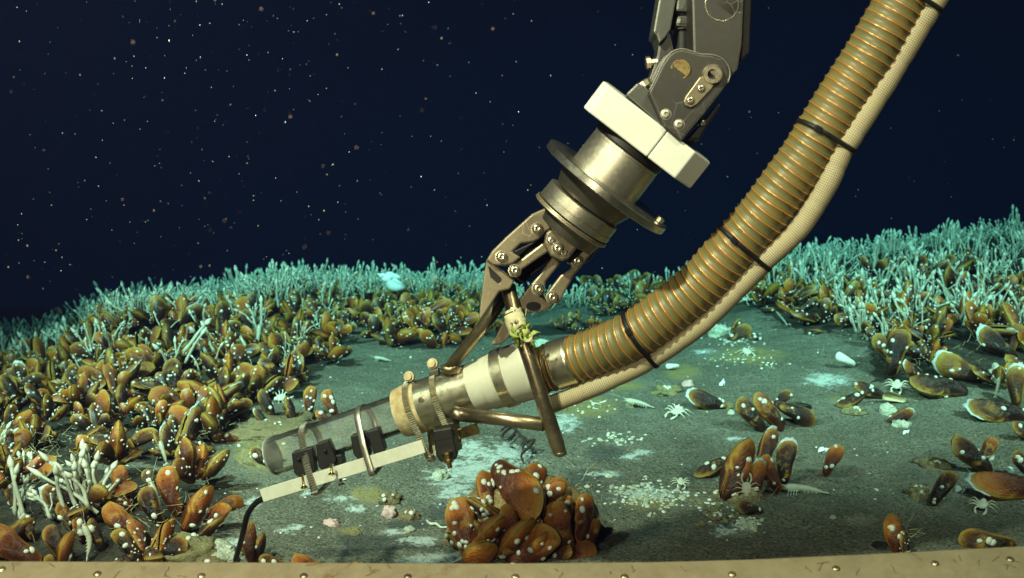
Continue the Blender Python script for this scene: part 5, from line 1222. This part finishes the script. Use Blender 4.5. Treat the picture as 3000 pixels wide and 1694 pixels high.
# frayed tape and green rag tied to the handle
rag = thing('frayed_tape', C(1522, 970, 1.74), 'cream frayed tape and green rag knotted round the bent handle', 'tape')
tp = spline([C(1500, 912, 1.753), C(1510, 940, 1.748), C(1522, 972, 1.741)], 8); tg = tube(tp, 29 * KH, 22, False)
tv = [v + (v - tp[min(i // 22, len(tp) - 1)]) * (0.16 * noise.noise(v * 90) + 0.06 * noise.noise(v * 300)) for i, v in enumerate(tg[0])]
r = random.Random(3); tf = [f for i, f in enumerate(tg[1]) if not (i // 22 < 3 and noise.noise(tv[f[0]] * 160) > 0.08)]
part('tape_wrap', (tv, tf), M['tape'], rag)
for k in range(24):
    cx, cy = r.uniform(1506, 1562), r.uniform(964, 1000); d = 1.706 + r.uniform(-0.012, 0.02); a = r.uniform(0, 6.28); P = []; L = r.uniform(22, 48)
    for j in range(5): P.append(C(cx + math.cos(a + j * 0.35) * L * j / 4, cy + math.sin(a + j * 0.35) * L * 0.7 * j / 4, d - 0.008 * math.sin(j * 0.8)))
    V, F = [], []; w = r.uniform(0.004, 0.0085); tw = r.uniform(0, 3)
    for j, p in enumerate(P):
        s = (FWD * math.sin(tw + j * 0.5) + UP * math.cos(tw + j * 0.5)) * w * (1 - 0.12 * j); V += [p - s, p + s]
    F = [(2 * j, 2 * j + 1, 2 * j + 3, 2 * j + 2) for j in range(4)]
    o = part('rag_strand', (V, F), M['rag'] if r.random() < 0.8 else M['tape'], rag); sm = o.modifiers.new('s', 'SOLIDIFY'); sm.thickness = 0.0008
for k in range(10):
    cx, cy = r.uniform(1496, 1532), r.uniform(915, 968); d = 1.73; P = [C(cx + r.uniform(-6, 6), cy, d), C(cx + r.uniform(-14, 14), cy + r.uniform(-14, 10), d - 0.006), C(cx + r.uniform(-24, 24), cy + r.uniform(-20, 14), d - 0.004)]
    V = []
    for j, p in enumerate(P): V += [p - UP * 0.003 * (1 - j * .3), p + UP * 0.003 * (1 - j * .3) + RIGHT * 0.001]
    o = part('tape_strand', (V, [(0, 1, 3, 2), (2, 3, 5, 4)]), M['tape'], rag); sm = o.modifiers.new('s', 'SOLIDIFY'); sm.thickness = 0.0006

# ================================================================== suction hose with its wire ribs, braided cable, cable ties
HP = [(1560, 1094), (1625, 1072), (1743, 1032), (1859, 981), (1954, 914), (2053, 834), (2137, 741), (2233, 633), (2300, 542), (2365, 451), (2476, 274), (2548, 164), (2619, 43), (2690, -75), (2770, -215)]
HD = [1.80, 1.795, 1.77, 1.745, 1.73, 1.715, 1.70, 1.685, 1.675, 1.665, 1.65, 1.64, 1.63, 1.62, 1.61]
raw = spline([C(x, y, d) for (x, y), d in zip(HP, HD)], 14)
def uniform(P, step):
    out = [P[0]]; acc = 0.0
    for a, b in zip(P, P[1:]):
        L = (b - a).length; t = step - acc
        while t <= L: out.append(a + (b - a) * (t / L)); t += step
        acc = (acc + L) % step if L + acc >= step else acc + L
    return out
PITCH_H = 0.0142; hp = uniform(raw, PITCH_H / 6); HRAD = 0.0385
hose = thing('suction_hose', C(1625, 1072, 1.795), 'amber corrugated suction hose with copper wire ribs sweeping up to the right', 'hose')
SLANT = 0.0055; HN = 44; step = PITCH_H / 6; hv_, gro = [], []
for i, p in enumerate(hp):
    t, a, b = frame(hp[min(i + 1, len(hp) - 1)] - hp[max(i - 1, 0)], Vector((0, 0, 1)))
    for k in range(HN):
        th = 2 * math.pi * k / HN; ph = ((i * step + SLANT * math.sin(th)) / PITCH_H) % 1.0; w = abs(ph - 0.5) * 2
        q = HRAD + 0.0008 * math.cos(2 * math.pi * ph) + 0.0007 * noise.noise(p * 22 + a * math.cos(th) * 0.5 + b * math.sin(th) * 0.5)
        hv_.append(p + (a * math.cos(th) + b * math.sin(th)) * q); gro.append(max(0.0, w - 0.66) / 0.34 * 0.55)
hf_ = [(i * HN + k, i * HN + (k + 1) % HN, (i + 1) * HN + (k + 1) % HN, (i + 1) * HN + k) for i in range(len(hp) - 1) for k in range(HN)]
part('hose_wall', (hv_, hf_), M['hose'], hose, attrs={'groove': gro})
RIBS = []
for v in range(4):
    rr_ = random.Random(v); rg = tube([Vector((math.cos(a * math.pi / 24) * (HRAD + 0.0009), math.sin(a * math.pi / 24) * (HRAD + 0.0009), -SLANT * math.sin(a * math.pi / 24) + 0.0005 * math.sin(a * math.pi / 12 + v))) for a in range(49)], 0.00085 + 0.0001 * v, 6, False)
    RIBS.append(mesh('rib', rg[0], rg[1], M['rib']))
rj = random.Random(8)
for i in range(6, len(hp) - 6, 6):
    t, a, b = frame(hp[i + 1] - hp[i - 1], Vector((0, 0, 1))); p = hp[i] - hose.location + t * rj.gauss(0, 0.0006)
    link('rib', RIBS[rj.randrange(4)], hose, Matrix(((a.x, b.x, t.x, p.x), (a.y, b.y, t.y, p.y), (a.z, b.z, t.z, p.z), (0, 0, 0, 1))))
def near_i(P, q): return min(range(len(P)), key=lambda i: (P[i] - q).length)
i0 = near_i(hp, C(1650, 1063, 1.79)); hb = [hp[i] for i in range(i0 - 8, i0 + 9)]
part('hose_band', tube(hb, [HRAD + 0.0005] + [HRAD + 0.0024] * (len(hb) - 2) + [HRAD + 0.0005], 48), M['polished'], hose, auto=50)

CP_ = [(1585, 1196), (1612, 1186), (1715, 1146), (1818, 1100), (1900, 1058), (1983, 1004), (2065, 942), (2140, 868), (2193, 814), (2246, 760), (2331, 682), (2386, 605), (2430, 528), (2463, 451), (2500, 392), (2556, 304), (2622, 196), (2683, 93), (2738, 2), (2820, -130)]
CD = [1.80, 1.795, 1.775, 1.76, 1.75, 1.735, 1.72, 1.705, 1.695, 1.685, 1.67, 1.66, 1.65, 1.645, 1.64, 1.635, 1.63, 1.62, 1.61, 1.60]
cp = uniform(spline([C(x, y, d) for (x, y), d in zip(CP_, CD)], 10), 0.004)
cr = [0.0146 + 0.0032 * i / len(cp) + 0.0007 * noise.noise(Vector((i * 0.13, 0, 0))) - 0.0011 * max(0, math.sin(i * 0.42) - 0.8) * 5 * 0.6 for i in range(len(cp))]
cg = tube(cp, cr, 26, True); cable = link('braided_cable', mesh('braided_cable', [v - cp[0] for v in cg[0]], cg[1], M['braid'], True, uv=cg[2])); cable.location = cp[0]
tag(cable, 'tan cable in a braided sleeve strapped along the underside of the hose', 'cable')
for (x, y), (hx_, hy_), lab in (((1850, 986), (1838, 978), 'black cable tie nearest the steel hose band'), ((2170, 716), (2144, 702), 'black cable tie on the hose level with the wrist flange'), ((2400, 400), (2360, 385), 'black cable tie on the hose level with the white collar block'), ((2636, 20), (2630, 14), 'black cable tie at the top edge of the picture')):
    i = near_i(hp, C(x, y, 1.7)); o = hp[i]; t, a, b = frame(hp[min(i + 3, len(hp) - 1)] - hp[i - 3], FWD)
    j = min(range(len(cp)), key=lambda j: abs((cp[j] - o).dot(t)) + (0 if (cp[j] - o).length < 0.15 else 9)); q = cp[j] - o
    e = thing('cable_tie', o, lab, 'cable tie', 'cable ties on the hose')
    part('tie_band', strap(o, t, a, b, [(0, 0, HRAD + 0.0012), (q.dot(a), q.dot(b), cr[j] + 0.0003)], 0.0075, 0.002, 72), M['black'], e)
    hd2 = o - FWD * (HRAD + 0.004) + b * (0.012 if b.dot(RIGHT) < 0 else -0.012)
    hd2 = o + (a * -0.95 + b * (0.3 if b.dot(RIGHT) < 0 else -0.3)).normalized() * (HRAD + 0.003)
    part('tie_head', prism([(-0.0055, -0.0045), (0.0055, -0.0045), (0.0055, 0.0045), (-0.0055, 0.0045)], hd2 - a * 0.004, b, t, a, 0.008), M['black'], e, False, 0.001)

# ================================================================== marine snow
for nm, mt, n, seed, smax, lab in (('marine_snow', 'snow', 900, 5, 0.0014, 'faint brownish specks drifting in the dark water'), ('bright_marine_snow', 'snow_pale', 65, 9, 0.0013, 'bright pale specks drifting in the dark water at left')):
    r = random.Random(seed); V, F = [], []; c = 0
    while c < n:
        px = (r.uniform(-20, 3020) if r.random() < 0.55 else r.gauss(600, 450)) if mt == 'snow' else min(3000, max(0, r.gauss(620, 420))); py = r.uniform(-10, 860); d = r.uniform(0.75, 4.5) if mt == 'snow' else r.uniform(1.0, 4.0)
        if px > 1600 and py < 1100 and d < 2.0 and r.random() < 0.8: continue
        p = C(px, py, d)
        if p.z < ground_z(p.x, p.y) + 0.15: continue
        s = r.uniform(0.18, 1.0) ** 2.2 * smax * (0.35 + d * 0.3)
        g = ball(p, s, 6, 4, (1, 1, r.uniform(0.7, 1.6)), r.uniform(0, 60), 0.5); n0 = len(V); V += g[0]; F += [tuple(n0 + i for i in f) for f in g[1]]; c += 1
    tag(link(nm, mesh(nm, V, F, M[mt])), lab, 'marine snow', kind='stuff')
